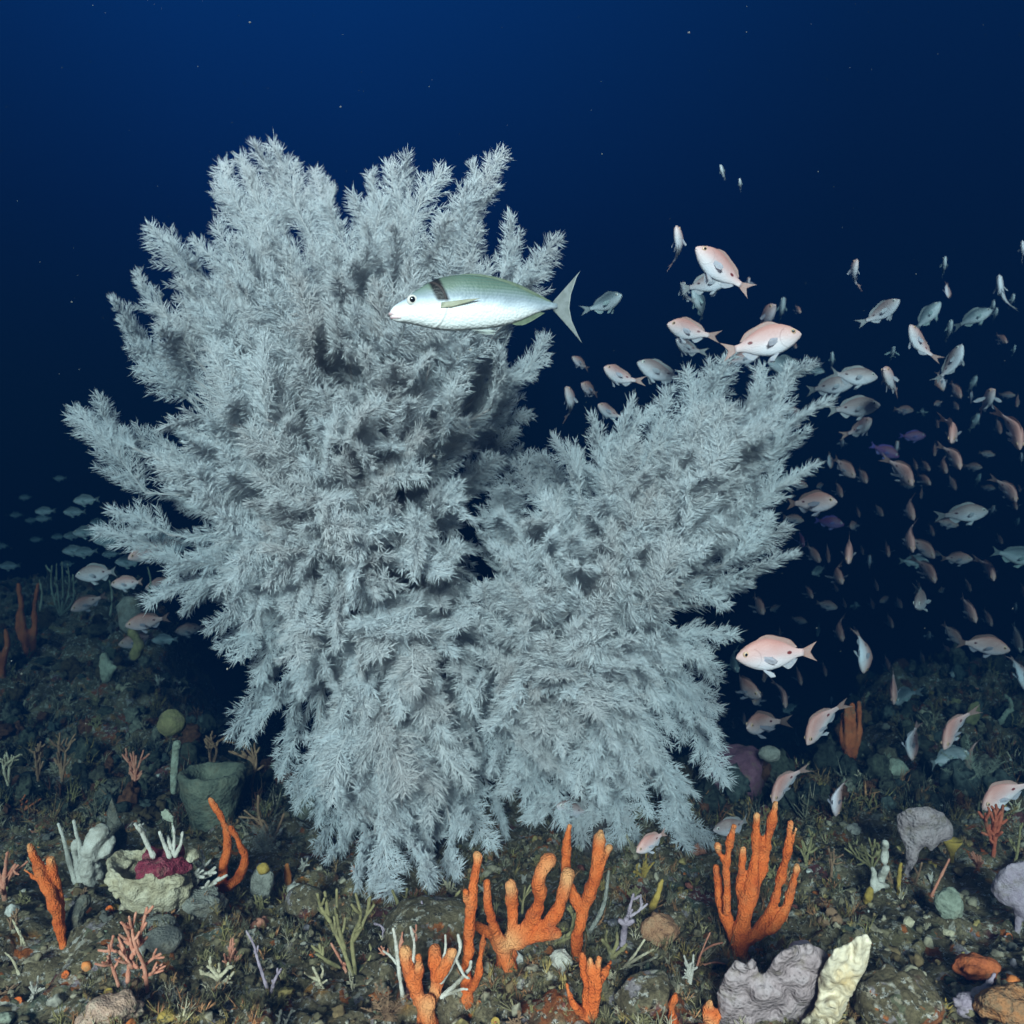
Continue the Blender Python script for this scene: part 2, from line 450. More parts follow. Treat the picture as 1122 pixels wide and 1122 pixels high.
# ------------------------------------------------------------------ the two black coral trees (white, feathery)
def coral_mat(name, white, brown):
    m, nt, b = mat_new(name); N = nt.nodes; L = nt.links
    a = N.new('ShaderNodeAttribute'); a.attribute_name = 'tint'
    sp = N.new('ShaderNodeSeparateColor'); L.new(a.outputs['Color'], sp.inputs[0])
    mx = N.new('ShaderNodeMix'); mx.data_type = 'RGBA'
    mx.inputs[6].default_value = (*white, 1); mx.inputs[7].default_value = (*brown, 1)
    L.new(sp.outputs[0], mx.inputs[0])
    b.inputs['Roughness'].default_value = .8; b.inputs['Specular IOR Level'].default_value = .2
    L.new(mx.outputs[2], b.inputs['Base Color'])
    tr = N.new('ShaderNodeBsdfTranslucent'); L.new(mx.outputs[2], tr.inputs[0])
    ms = N.new('ShaderNodeMixShader'); ms.inputs[0].default_value = .42
    L.new(b.outputs[0], ms.inputs[1]); L.new(tr.outputs[0], ms.inputs[2])
    L.new(ms.outputs[0], N['Material Output'].inputs['Surface'])
    return m
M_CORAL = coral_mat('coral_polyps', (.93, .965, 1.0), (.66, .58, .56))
M_STEM = sponge_mat('coral_stem', (.05, .04, .035), scale=30, pore=300)

def inpoly(px, py, poly):
    ins = np.zeros(np.shape(px), bool); n = len(poly); j = n - 1
    for i in range(n):
        xi, yi = poly[i]; xj, yj = poly[j]
        if yi != yj:
            ins ^= ((yi > py) != (yj > py)) & (px < (xj - xi) * (py - yi) / (yj - yi) + xi)
        j = i
    return ins
def polydist(px, py, poly):
    best = np.full(np.shape(px), 1e9)
    for (x0, y0), (x1, y1) in zip(poly, poly[1:] + poly[:1]):
        dx, dy = x1 - x0, y1 - y0
        t = np.clip(((px - x0) * dx + (py - y0) * dy) / (dx * dx + dy * dy + 1e-9), 0, 1)
        best = np.minimum(best, np.hypot(px - x0 - t * dx, py - y0 - t * dy))
    return best

def coral_tree(label, poly, tips, hub, base_px, D, nplume, seed, bulge=.5, nbr=24, extra=()):
    r = np.random.default_rng(seed)
    dbase = D
    bx, by = base_px
    B = P(bx, by, D); B[2] = float(G(B[0], B[1])) - .03
    root = empty('black_coral', B, label, 'coral')
    H = P(hub[0], hub[1], D + .12)
    xs_ = [p[0] for p in poly]; ys_ = [p[1] for p in poly]
    cand = []
    # plume tips: silhouette ones by hand, the others spread through the crown's volume
    T_px, T_py, T_d, T_s = [], [], [], []
    for t in tips:
        T_px.append(t[0]); T_py.append(t[1]); T_d.append(D + (t[2] if len(t) > 2 else r.normal(0, .05))); T_s.append(t[3] if len(t) > 3 else 1.0)
    pts = []
    tries = 0
    while len(pts) < nplume and tries < 60000:
        tries += 1
        x = r.uniform(min(xs_), max(xs_)); y = r.uniform(min(ys_), max(ys_))
        if not inpoly(np.array(x), np.array(y), poly): continue
        e = float(polydist(np.array(x), np.array(y), poly))
        if e < 30: continue
        lay = r.random()
        bz = bulge * math.sqrt(1 - (1 - min(e / 170, 1)) ** 2)
        if lay < .68: dd = -bz + r.normal(0, .04)
        elif lay < .86: dd = -bz * .4 + r.normal(0, .06)
        else: dd = bz * .7 + r.normal(0, .05)
        lk = 0 if lay < .68 else (1 if lay < .86 else 2)
        mind = 23 - min(tries / 3000, 10)
        if any(l == lk and (x - a) ** 2 + (y - b_) ** 2 < mind ** 2 for a, b_, l in pts): continue
        pts.append((x, y, lk)); T_px.append(x); T_py.append(y); T_d.append(D + dd); T_s.append(.75 + .45 * min(e / 60, 1) * r.uniform(.7, 1.1))
    for t in extra:
        T_px.append(t[0]); T_py.append(t[1]); T_d.append(D + t[2]); T_s.append(t[3])
    for q in range(len(T_d)):
        while True:
            t_ = P(T_px[q], T_py[q], T_d[q])
            if t_[2] > float(G(t_[0], t_[1])) + .035: break
            T_d[q] -= .03
    tipP = np.array([P(a, b_, c) for a, b_, c in zip(T_px, T_py, T_d)]); S = np.array(T_s)
    n = len(tipP)
    out = unit(tipP - H)
    # branch groups by direction
    cen = out[r.choice(n, nbr, replace=False)]
    for _ in range(12):
        lab = np.argmax(out @ cen.T, 1)
        for k in range(nbr):
            if (lab == k).any(): cen[k] = unit(out[lab == k].mean(0))
    # trunk
    tk = MB()
    lean = P(hub[0], hub[1] + 120, D + .08)
    trk = spline([B, B * .7 + lean * .3 + [.04, 0, 0], B * .35 + lean * .65 - [.03, 0, 0], lean, H], 8)
    tk.add(*tube(trk, [.045, .035, .03, .024, .018, .012], 10, .06, r))
    # holdfast
    tk.add(*tube([B + [0, 0, -.02], B + [0, 0, .05]], [.09, .05], 10))
    tk.build('trunk', M_STEM, root, B)
    for k in range(nbr):
        ids = np.nonzero(lab == k)[0]
        if not len(ids): continue
        mean_tip = tipP[ids].mean(0)
        join = H + (mean_tip - H) * .38 + r.normal(0, .015, 3)
        start = trk[int(len(trk) * (.95 if mean_tip[2] > H[2] else .72))]
        mb = MB(); 
        limb = spline([start, (start + join) / 2 + [0, 0, .02], join], 6)
        mb.add(*tube(limb, [.012, .008], 6), col=(.9, 0, 0))
        AO, AT, AL, AN = [], [], [], []        # pinnule origins, axis tangents, lengths
        AC = []
        for i_ in ids:
            tip = tipP[i_]; s = S[i_]
            dirn = unit(out[i_] + r.normal(0, .27, 3) + np.array([0, -.12 - (1.1 if T_py[i_] > 890 else .7 * r.random() if T_py[i_] > 740 else .35 * r.random()), .10 if tip[2] > H[2] else (.25 if T_py[i_] > 890 else -.12)]))
            Lp = r.uniform(.18, .29) * s
            A0 = tip - dirn * Lp
            bendv = unit(np.cross(dirn, r.normal(0, 1, 3))) * Lp * r.uniform(.03, .20)
            ax = spline([A0, (A0 + tip) / 2 + bendv, tip], 6)
            con = spline([join, join * .5 + A0 * .5 + r.normal(0, .012, 3), A0], 5)
            mb.add(*tube(con, [.007, .0035], 5), col=(.8, 0, 0))
            mb.add(*tube(ax, [.0032, .0012], 4), col=(.35, 0, 0))
            seg = np.linalg.norm(np.diff(ax, axis=0), axis=1); cum = np.concatenate([[0], np.cumsum(seg)]); tot = cum[-1]
            pos = lambda t_: np.stack([np.interp(t_ * tot, cum, ax[:, c]) for c in range(3)], -1)
            tv = unit(np.gradient(ax, axis=0)); tan = lambda t_: unit(np.stack([np.interp(t_ * tot, cum, tv[:, c]) for c in range(3)], -1))
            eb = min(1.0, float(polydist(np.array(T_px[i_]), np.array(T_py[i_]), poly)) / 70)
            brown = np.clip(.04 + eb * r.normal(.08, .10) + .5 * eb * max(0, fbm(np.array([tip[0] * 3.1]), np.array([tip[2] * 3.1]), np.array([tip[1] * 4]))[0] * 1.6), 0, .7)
            pl = unit(np.cross(dirn, r.normal(0, 1, 3) + [0, -1.2, 0])); nrm_ = np.cross(dirn, pl)
            # axis pinnules
            na = int(tot / .0015)
            t_ = r.random(na) ** .9
            AO.append(pos(t_)); AT.append(tan(t_)); AL.append(0.031 * s ** .5 * (.55 + .45 * np.sqrt(np.clip(1 - t_, 0, 1)) + r.normal(0, .08, na))); AC.append(np.full(na, brown)); AN.append(np.tile(nrm_, (na, 1)))
            # polyps also along the outer part of the carrying branch
            nc_ = int(np.linalg.norm(A0 - join) / .0024)
            if nc_ > 4:
                u_ = .25 + .75 * r.random(nc_); tcon = unit(np.gradient(con, axis=0)); gi = u_ * (len(con) - 1)
                AO.append(np.stack([np.interp(gi, np.arange(len(con)), con[:, c]) for c in range(3)], -1)); AT.append(unit(np.stack([np.interp(gi, np.arange(len(con)), tcon[:, c]) for c in range(3)], -1)))
                AL.append(.036 * (.8 + r.normal(0, .12, nc_))); AC.append(np.full(nc_, brown + .05)); AN.append(r.normal(0, 1, (nc_, 3)))
            # side sprigs in a loose plane
            ns = int(tot / .0135)
            for q_ in range(ns):
                ts = (q_ + .5) / ns
                if ts > .93: continue
                sl = (.078 * (1 - ts) ** .7 + .014) * r.uniform(.6, 1.2) * s ** .6
                side = 1 if q_ % 2 else -1
                o_ = pos(np.array([ts]))[0]; tt = tan(np.array([ts]))[0]
                sd_ = unit(tt * .75 + side * pl * .8 + r.normal(0, .17, 3))
                e_ = o_ + sd_ * sl
                c2 = unit(sd_ + tt * .35 + [0, 0, .08]) 
                npn = int(sl / .0016)
                u_ = r.random(npn)
                pp = o_ + sd_ * (u_ * sl * .6)[:, None] + c2 * (u_ ** 2 * sl * .45)[:, None]
                AO.append(pp); AT.append(unit(sd_ * (1 - u_)[:, None] + c2 * u_[:, None])); 
                AL.append(0.027 * s ** .4 * (.5 + .5 * np.sqrt(1 - u_) + r.normal(0, .08, npn))); AC.append(np.full(npn, np.clip(brown + r.normal(0, .07), 0, .7))); AN.append(np.tile(nrm_ + r.normal(0, .25, 3), (npn, 1)))
                mb.add(*tube(np.array([o_, o_ + sd_ * sl * .6 + c2 * 0, o_ + sd_ * sl * .6 + c2 * sl * .45]), [.002, .0014, .0008], 3, cap=False), col=(.35, 0, 0))
        O = np.concatenate(AO); T = np.concatenate(AT); Ln = np.clip(np.concatenate(AL), .008, .06); C = np.concatenate(AC)
        m_ = len(O)
        NN = unit(np.concatenate(AN)); perp = unit(np.cross(T, NN) * np.where(r.random((m_, 1)) < .5, 1, -1) + NN * r.normal(0, .62, (m_, 1)))
        al = r.uniform(.75, 1.15, m_)[:, None]
        d1 = unit(np.cos(al) * T + np.sin(al) * perp)
        bend = T * .60 + r.normal(0, .15, (m_, 3)) + [0, 0, -.03]
        r0 = .00112 * (.75 + .5 * r.random(m_))
        V, Q, T3, mm = sticks3(O, d1, Ln, r0, bend, seg=3, r1=.5)
        frac = np.tile(np.array([.0] * 3 + [.33] * 3 + [.66] * 3 + [1.0]), m_)
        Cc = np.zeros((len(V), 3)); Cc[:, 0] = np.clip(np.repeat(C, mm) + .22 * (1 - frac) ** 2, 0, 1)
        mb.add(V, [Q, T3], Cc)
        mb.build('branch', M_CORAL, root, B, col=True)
    return n

LPOLY = [(262, 800), (300, 765), (262, 725), (222, 690), (170, 662), (195, 640), (180, 620), (215, 600), (205, 590), (165, 562), (108, 572), (132, 520), (135, 490),
         (88, 447), (125, 428), (165, 425), (200, 425), (190, 405), (148, 398), (142, 375), (130, 325), (168, 292), (168, 255), (205, 262), (238, 245), (242, 210), (248, 178),
         (275, 168), (300, 165), (322, 182), (330, 222), (355, 228), (380, 212), (407, 185), (443, 178), (455, 200), (490, 185), (545, 172), (548, 190), (540, 210),
         (560, 240), (568, 265), (600, 266), (580, 285), (590, 305), (590, 350), (592, 372), (582, 395), (558, 410), (550, 440), (545, 480), (545, 520),
         (550, 560), (550, 620), (550, 700), (555, 800), (560, 905), (542, 925), (500, 955), (430, 975), (385, 968), (352, 930), (315, 890), (305, 852), (332, 828), (330, 795), (300, 805)]
LTIPS = [(375, 925, -.2, .8), (400, 950, -.3, .8), (450, 940, -.3, .8), (425, 915, -.25, .8), (480, 920, -.2, .8), (500, 895, -.2, .8), (415, 970, -.3, .7), (460, 965, -.3, .7), (390, 900, -.3, .8), (455, 890, -.3, .8), (262, 725, -.1), (225, 692, -.1), (300, 768, -.1), (318, 800, 0), (312, 815, .1), (345, 932, .05, .7), (520, 880, 0), (540, 780, .05), (540, 700, .05), (545, 840, .05), (200, 672, 0), (240, 712, 0), (280, 750), (250, 806, 0, 1.45), (262, 815), (160, 662, 0, 1.3), (185, 618, -.05), (180, 640), (102, 580, 0, 1.35), (118, 560), (80, 446, 0, 1.35), (110, 432), (112, 480), (150, 400), (140, 380), (124, 328, 0, 1.25), (132, 350), (162, 248, 0, 1.25),
         (185, 262), (150, 300), (245, 178), (246, 200), (262, 170), (278, 157, 0, 1.25), (268, 185, -.1, 1.1), (300, 156, 0, 1.2), (322, 178), (408, 186), (425, 178), (448, 168, 0, 1.25), (358, 222), (385, 210), (520, 178), (552, 164, .1, 1.3), (490, 184), (545, 205, .1),
         (560, 235), (565, 262, .05), (612, 260, 0, 1.3), (585, 292), (572, 320, .1), (602, 300, .15, .8), (598, 368), (580, 398), (560, 410), (548, 500), (553, 912, .1), (545, 930, .1), (505, 955), (470, 972), (430, 982), (392, 972), (360, 940),
         (322, 888, 0, .7), (304, 852, 0, .7), (350, 905, 0, .7), (235, 245), (212, 262), (205, 590), (318, 870, 0, .7)]
LEXTRA = [(345, 185, .85, 1.0), (338, 205, .85, 1.0), (352, 200, .9, .9), (345, 225, .8, .9), (582, 452, .55, 1.0), (568, 470, .5, 1.0), (560, 445, .5, 1.0), (572, 490, .5, .8), (558, 500, .45, 1.), (565, 430, .45, .9)]
RPOLY = [(535, 560), (548, 530), (590, 500), (605, 488), (640, 505), (668, 495), (662, 458), (690, 445), (715, 455), (732, 430), (762, 408), (800, 396), (840, 405), (885, 408), (898, 440), (884, 470), (888, 505), (858, 525), (840, 560), (845, 590), (862, 602),
         (825, 610), (812, 635), (765, 640), (770, 665), (802, 690), (765, 705), (745, 722), (780, 742), (735, 765), (780, 785), (735, 810), (740, 840), (784, 858), (730, 870), (768, 915), (740, 925), (702, 890), (682, 910), (652, 885), (600, 885), (562, 865), (525, 825), (500, 740), (508, 640)]
RTIPS = [(562, 505, -.05), (556, 535, -.1), (548, 565, -.1), (575, 498, 0), (745, 695, -.1), (738, 735, -.12), (722, 775, -.15), (735, 800, -.05), (722, 840, -.1), (735, 870, -.05), (700, 870, -.15), (770, 600, -.15), (790, 570, -.15), (690, 800, -.2), (660, 880, -.15), (690, 760, -.25), (650, 905, -.1), (630, 870, -.2), (540, 600, -.25), (530, 640, -.3), (525, 680, -.3), (530, 720, -.3), (525, 760, -.3), (530, 800, -.3), (540, 840, -.25), (555, 870, -.2), (550, 560, -.2), (560, 640, -.35), (555, 780, -.35), (590, 900, -.15), (620, 905, -.1), (505, 640, -.05), (500, 700, -.05), (500, 760, 0), (508, 800, 0), (520, 840), (530, 590), (540, 870, 0), (820, 520, -.1), (640, 925, .05), (700, 920, 0), (660, 930, 0.1), (545, 535), (560, 520), (592, 497), (606, 482), (632, 492), (650, 455, 0, 1.2), (668, 478), (692, 438), (718, 448), (733, 425), (752, 404), (775, 396), (800, 388, 0, 1.1), (835, 400), (866, 398), (893, 398, 0, 1.1), (910, 438, 0, 1.2), (886, 470), (896, 508, 0, 1.), (862, 575), (874, 605, 0, 1.35), (848, 562),
         (822, 640), (800, 665, 0, .9), (808, 696, 0, 1.15), (778, 722), (788, 748, 0, 1.15), (765, 770), (786, 780, 0, 1.1), (786, 812), (796, 862, 0, 1.25), (764, 872), (782, 926, 0, 1.3), (752, 930), (745, 905), (712, 895), (682, 922, 0, 1.1), (655, 900), (622, 892), (600, 890), (575, 878), (545, 850)]
nL = coral_tree('taller of the two white feathery coral bushes, spreading wide behind the silver fish', LPOLY, LTIPS, (395, 590), (425, 985), 2.55, 430, 31, .52, 30, LEXTRA)
nR = coral_tree('lower white feathery coral bush rising to the right behind the orange sponges', RPOLY, RTIPS, (640, 700), (640, 950), 2.48, 250, 32, .42, 22)
print('plumes', nL, nR)

# ------------------------------------------------------------------ sponges, hydroids and other things growing on the reef
TEXC = bpy.data.textures.new('lumpy_noise', 'CLOUDS'); TEXC.noise_scale = .035; TEXC.noise_depth = 3
TEXF = bpy.data.textures.new('fine_noise', 'CLOUDS'); TEXF.noise_scale = .010; TEXF.noise_depth = 2

def organic(o, voxel, disp=.006, tex=None, smooth=4, fine=.0015):
    m = o.modifiers.new('fuse', 'REMESH'); m.mode = 'VOXEL'; m.voxel_size = voxel; m.use_smooth_shade = True
    m = o.modifiers.new('soft', 'SMOOTH'); m.iterations = smooth; m.factor = .5
    if disp:
        m = o.modifiers.new('lumps', 'DISPLACE'); m.texture = tex or TEXC; m.strength = disp; m.mid_level = .5
    if fine:
        m = o.modifiers.new('grain', 'DISPLACE'); m.texture = TEXF; m.strength = fine; m.mid_level = .5
    return o

M_ORANGE = sponge_mat('orange_sponge', (.62, .125, .022), (.44, .07, .012), (.70, .19, .05), 26, .9, 260, poredark=.62, silt=.32, tips=(.74, .40, .17))
M_ORANGE_PALE = sponge_mat('orange_sponge_tip', (.66, .22, .06), (.55, .15, .035), (.70, .32, .12), 30, .3, 420, poredark=.8)
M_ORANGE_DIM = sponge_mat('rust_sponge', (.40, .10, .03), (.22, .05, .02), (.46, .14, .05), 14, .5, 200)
M_PINKORANGE = sponge_mat('salmon_stem', (.55, .22, .14), (.40, .13, .08), (.62, .32, .22), 60, .4, 500)
M_WHITE = sponge_mat('white_sponge', (.50, .47, .41), (.30, .28, .23), (.62, .60, .54), 30, .5, 300)
M_CREAM = sponge_mat('cream_sponge', (.42, .37, .25), (.24, .20, .12), (.54, .50, .38), 24, .6, 220)
M_YELLOWCREAM = sponge_mat('cream_yellow_sponge', (.58, .50, .36), (.50, .36, .18), (.64, .60, .50), 14, .5, 120, poredark=.8)
M_MAUVE = sponge_mat('mauve_sponge', (.30, .235, .24), (.17, .13, .135), (.38, .32, .33), 22, .9, 120, poredark=.35)
M_LILAC = sponge_mat('lilac_sponge', (.30, .24, .29), (.17, .13, .17), (.40, .34, .38), 30, .5, 200)
M_GREY = sponge_mat('grey_sponge', (.22, .22, .19), (.12, .12, .10), (.32, .31, .27), 26, .8, 200)
M_DARKGREY = sponge_mat('dark_crusted_rock', (.10, .10, .08), (.05, .05, .04), (.20, .19, .155), 36, .9, 160)
M_OLIVE = sponge_mat('olive_stem', (.22, .19, .085), (.13, .12, .06), (.32, .28, .14), 60, .4, 500)
M_BROWN = sponge_mat('brown_stem', (.24, .14, .08), (.14, .08, .05), (.34, .22, .13), 60, .4, 500)
M_CRIMSON = sponge_mat('crimson_crust', (.20, .02, .04), (.10, .012, .025), (.34, .10, .12), 60, .9, 240)
M_YELLOW = sponge_mat('yellow_sponge', (.38, .25, .05), (.22, .15, .04), (.46, .34, .10), 40, .5, 300)
M_GREEN = sponge_mat('green_grey_sponge', (.11, .125, .09), (.05, .06, .045), (.19, .20, .14), 14, .9, 90)
M_PALEGREEN = sponge_mat('pale_green_sponge', (.24, .27, .21), (.13, .15, .11), (.34, .38, .30), 22, .8, 120)
M_BLUEGREY = sponge_mat('blue_grey_growth', (.10, .15, .22), (.06, .09, .14), (.16, .22, .30), 30, .7, 240)
M_REDLACE = sponge_mat('red_lace', (.42, .10, .05), (.28, .06, .03), (.5, .16, .09), 50, .5, 300)
M_MUSTARD = sponge_mat('mustard_weed', (.20, .18, .08), (.11, .11, .05), (.30, .26, .12), 24, .6, 200)

def base_of(bx, by, d=None, dmax=9):
    """the ground point that the photograph shows at (bx, by)"""
    d = hit(bx, by, 1.2, dmax) if d is None else d
    p = P(bx, by, d); p[2] = float(G(p[0], p[1]))
    return p, d

def pxcurve(pts, d, jit, r, tilt=0.0):
    """pixel polyline at distance d with a wander in depth"""
    out = []; y0 = pts[0][1]
    z = 0
    for k, p in enumerate(pts):
        if k: z += r.normal(0, jit)
        dd = d + z + tilt * (y0 - p[1]) / F * d + (p[2] if len(p) > 2 else 0)
        out.append(P(p[0], p[1], dd))
    return np.array(out)

TIPS = []
def finger_sponge(name, label, cat, bpx, branches, mat, d=None, jit=.012, voxel=.0032, disp=.013, seed=0, group=None, nsm=5, foot=None, part='finger', fine=.0026, tipm=None):
    """branches: list of (points_px, radii_px); each a part, fused at the base"""
    r = np.random.default_rng(seed + int(bpx[0]))
    B, d = base_of(*bpx, d)
    root = empty(name, B, label, cat, group)
    k = d / F
    mb = MB()
    if foot: mb.add(*tube([B + [0, 0, -.03], B + [0, 0, foot * k * .6]], [foot * k * 1.3, foot * k * .8], 12))
    dep = None
    for n_, (pts, rad) in enumerate(branches):
        dz = r.normal(0, jit * 1.5) if n_ else 0
        c = spline(pxcurve([(p[0], p[1], (dz if q else 0) + (p[2] if len(p) > 2 else 0)) for q, p in enumerate(pts)], d, jit, r), nsm)
        rr = np.interp(np.linspace(0, 1, len(c)), np.linspace(0, 1, len(rad)), rad) * k
        rr = rr * (1 + .10 * fbm(np.arange(len(c)) * .55, np.full(len(c), n_ * 3.7 + bpx[0]), o=2) * 2)
        if foot is None or n_:
            mb.add(*tube(c, rr, 12))
        else:
            mb.add(*tube(c, rr, 12))
    o = mb.build('body', mat, root, B)
    organic(o, voxel, disp, fine=fine)
    if mat is M_ORANGE: TIPS.append((o, np.array([P(b_[0][-1][0], b_[0][-1][1], d) for b_ in branches]) - B, np.array([b_[1][-1] * k for b_ in branches])))
    if tipm:
        for n_, (pts, rad) in enumerate(branches):
            pass
    return root, d

def twigs(name, label, cat, bpx, branches, mat, d=None, rpx=1.6, jit=.012, seed=0, group=None, side=0, sidelen=14, sides=6, taper=.6, part='branch'):
    """thin branching colony: each branch a part"""
    r = np.random.default_rng(seed + int(bpx[0]) * 3 + int(bpx[1]))
    B, d = base_of(*bpx, d)
    root = empty(name, B, label, cat, group); k = d / F
    for pts in branches:
        rad = rpx
        if isinstance(pts, tuple) and isinstance(pts[1], (int, float)) is True and not isinstance(pts[0], (int, float)): pts, rad = pts
        c = spline(pxcurve(pts, d, jit, r), 6)
        mb = MB()
        n = len(c); rr = np.linspace(1, taper, n) * rad * k * (1 + .12 * r.standard_normal(n))
        mb.add(*tube(c, rr, sides))
        for q in range(side):
            t = r.uniform(.25, .95); i = int(t * (n - 1)); tt = unit(c[min(i + 1, n - 1)] - c[max(i - 1, 0)])
            dv = unit(tt + unit(r.normal(0, 1, 3)) * .9); L_ = sidelen * k * r.uniform(.5, 1.2)
            cc = np.array([c[i], c[i] + dv * L_ * .55, c[i] + dv * L_ + tt * L_ * .25])
            mb.add(*tube(cc, np.array([.75, .7, .55]) * rad * k, sides))
        mb.build(part, mat, root, B)
    return root

def blob(mb, c, s, seed, amp=.35, src=None, freq=1.6, rot=0):
    v, f = src or ICO3
    nz = fbm(v[:, 0] * freq + seed, v[:, 1] * freq + seed * 1.7, v[:, 2] * freq - seed, o=3)
    V = v * (1 + amp * nz)[:, None] * np.asarray(s, float)
    if rot:
        ca, sa = math.cos(rot), math.sin(rot)
        V = np.stack([V[:, 0] * ca - V[:, 2] * sa, V[:, 1], V[:, 0] * sa + V[:, 2] * ca], -1)
    mb.add(V + c, [f])

def lump(name, label, cat, cx, cy, wpx, hpx, mat, d=None, depth=.8, amp=.4, n=1, seed=0, group=None, voxel=None, disp=.008, by=None, bottom=None):
    by = by if by is not None else cy + hpx * .4
    B, d = base_of(cx, by, d); k = d / F
    root = empty(name, B, label, cat, group) if n > 1 else None
    mb = MB(); r = np.random.default_rng(seed + int(cx))
    C = P(cx, cy, d)
    blob(mb, C, (wpx * k / 2, wpx * k / 2 * depth, hpx * k / 2), cx * .37 + seed, amp)
    for q in range(n - 1):
        a = r.uniform(0, 6.28)
        blob(mb, C + np.array([math.cos(a) * wpx * .33, r.normal(0, .2) * wpx * depth, math.sin(a) * hpx * .33]) * k, np.array([wpx, wpx * depth, hpx]) * k * r.uniform(.18, .32), q * 3.1 + seed, amp)
    o = mb.build(name if n == 1 else 'body', mat, root, B)
    if n == 1: o.location = Vector(B.tolist()); tag(o, label, cat, group)
    organic(o, voxel or max(.003, wpx * k / 28), disp)
    return root or o

def plate(name, label, cat, outline, mat, d=None, thick=6, by=None, curve=.25, bumps=.012, holes=(), seed=0, group=None, tilt=0, voxel=.0035, stalk=None, rimlump=.0):
    """a standing plate or fan of real thickness, outline in pixels"""
    xs_ = [p[0] for p in outline]; ys_ = [p[1] for p in outline]
    cx = sum(xs_) / len(xs_); by = by if by is not None else max(ys_)
    B, d = base_of(cx, by, d); k = d / F
    root = empty(name, B, label, cat, group)
    poly = [tuple(p) for p in outline]
    step = max(1.6, (max(xs_) - min(xs_)) / 60)
    gx, gy = np.meshgrid(np.arange(min(xs_) - 1, max(xs_) + 1, step), np.arange(min(ys_) - 1, max(ys_) + 1, step))
    ins = inpoly(gx, gy, poly)
    for hx_, hy_, hr in holes: ins &= np.hypot(gx - hx_, gy - hy_) > hr
    e = polydist(gx, gy, poly)
    mb = MB()
    w = (max(xs_) - min(xs_)) / 2
    v, f = ICO1
    pts = np.argwhere(ins)
    dd = d + curve * ((gx - cx) / w) ** 2 * w * k + bumps * fbm(gx / 16 + seed, gy / 16, o=3) + tilt * (gy - by) / F * d
    th = thick * k * np.clip(.45 + e / (thick * 1.6), .45, 1)
    for (a, b_) in pts:
        rr = th[a, b_]
        C = P(gx[a, b_], gy[a, b_], dd[a, b_])
        mb.add(v * [max(rr * .8, step * k * .8), rr, max(rr * .8, step * k * .8)] + C, [f])
    o = mb.build('blade', mat, root, B)
    organic(o, voxel, .006)
    if stalk:
        m2 = MB(); c = spline(pxcurve(stalk[0], d, 0, np.random.default_rng(1)), 5)
        m2.add(*tube(c, np.interp(np.linspace(0, 1, len(c)), np.linspace(0, 1, len(stalk[1])), stalk[1]) * k, 10))
        organic(m2.build('stalk', mat, root, B), voxel, .004)
    return root

def lathe(prof, n=40, wob=.05, seed=0, el=(1, 1)):
    """prof: list of (radius, z)"""
    p = np.array(prof, float); a = np.linspace(0, 2 * np.pi, n, endpoint=False)
    m = len(p)
    nz = 1 + wob * 2 * fbm(np.cos(a)[None] * 1.5 + seed + 0 * p[:, :1], np.sin(a)[None] * 1.5 + 0 * p[:, :1], p[:, 1:2] / (abs(p[:, 1]).max() + 1e-6) * 2 + 0 * a[None], o=2)
    V = np.stack([p[:, :1] * np.cos(a) * nz * el[0], p[:, :1] * np.sin(a) * nz * el[1], p[:, 1:2] + 0 * a[None]], -1).reshape(-1, 3)
    i = np.arange(m - 1)[:, None] * n; j = np.arange(n)[None]; kk = (j + 1) % n
    q = np.stack([i + j, i + kk, i + n + kk, i + n + j], -1).reshape(-1, 4)
    return V, [q]

# ---- orange finger sponges
FG = 'bright orange finger sponges on the near reef'
finger_sponge('finger_sponge', 'large bright orange finger sponge with nine upright fingers above the mauve plate sponge', 'sponge', (813, 1047),
    [([(812, 1052), (814, 1010), (822, 975), (828, 935), (829, 893)], [9, 8.5, 7, 5.5, 3.6]), ([(822, 985), (834, 950), (842, 915), (850, 880)], [7, 6, 5, 3.6]),
     ([(812, 1045), (800, 1018), (790, 985), (784, 950)], [7, 6.5, 6, 3.8]), ([(797, 1000), (796, 960), (799, 930), (804, 905)], [5, 4.5, 4, 3]), ([(797, 945), (790, 938), (786, 927)], [3.5, 3.3, 3]),
     ([(818, 1005), (812, 975), (812, 950), (815, 931)], [6.5, 5.5, 4.6, 3.4]), ([(820, 1030), (838, 1012), (852, 975), (862, 935), (866, 902)], [6.5, 6, 5, 4, 3.2]),
     ([(855, 965), (864, 935), (872, 908)], [5, 4, 3.2]), ([(830, 1026), (850, 1012), (864, 985), (873, 950)], [5.5, 5.5, 5, 3.6])], M_ORANGE, group=FG, foot=9)
finger_sponge('finger_sponge', 'bright orange finger sponge with thick pale-tipped knobbed arms spread like a hand, centre foreground', 'sponge', (555, 1060),
    [([(555, 1066), (555, 1045), (558, 1030)], [14, 11, 9]), ([(554, 1040), (544, 1022), (536, 1000), (534, 967)], [7, 6.5, 5, 4.6]), ([(560, 1035), (562, 1010), (561, 990), (559, 970)], [6, 5.5, 6.5, 6.5]),
     ([(560, 1032), (578, 1014), (590, 990), (591, 962), (600, 943)], [8, 7.5, 7, 6.5, 8.5]), ([(565, 1034), (590, 1022), (612, 995), (622, 960)], [8, 7.5, 7, 8]),
     ([(590, 1024), (602, 1025), (611, 1023)], [6, 6, 5.5]), ([(550, 1040), (536, 1024), (522, 1014)], [6, 5.5, 4])], M_ORANGE, group=FG, foot=12)
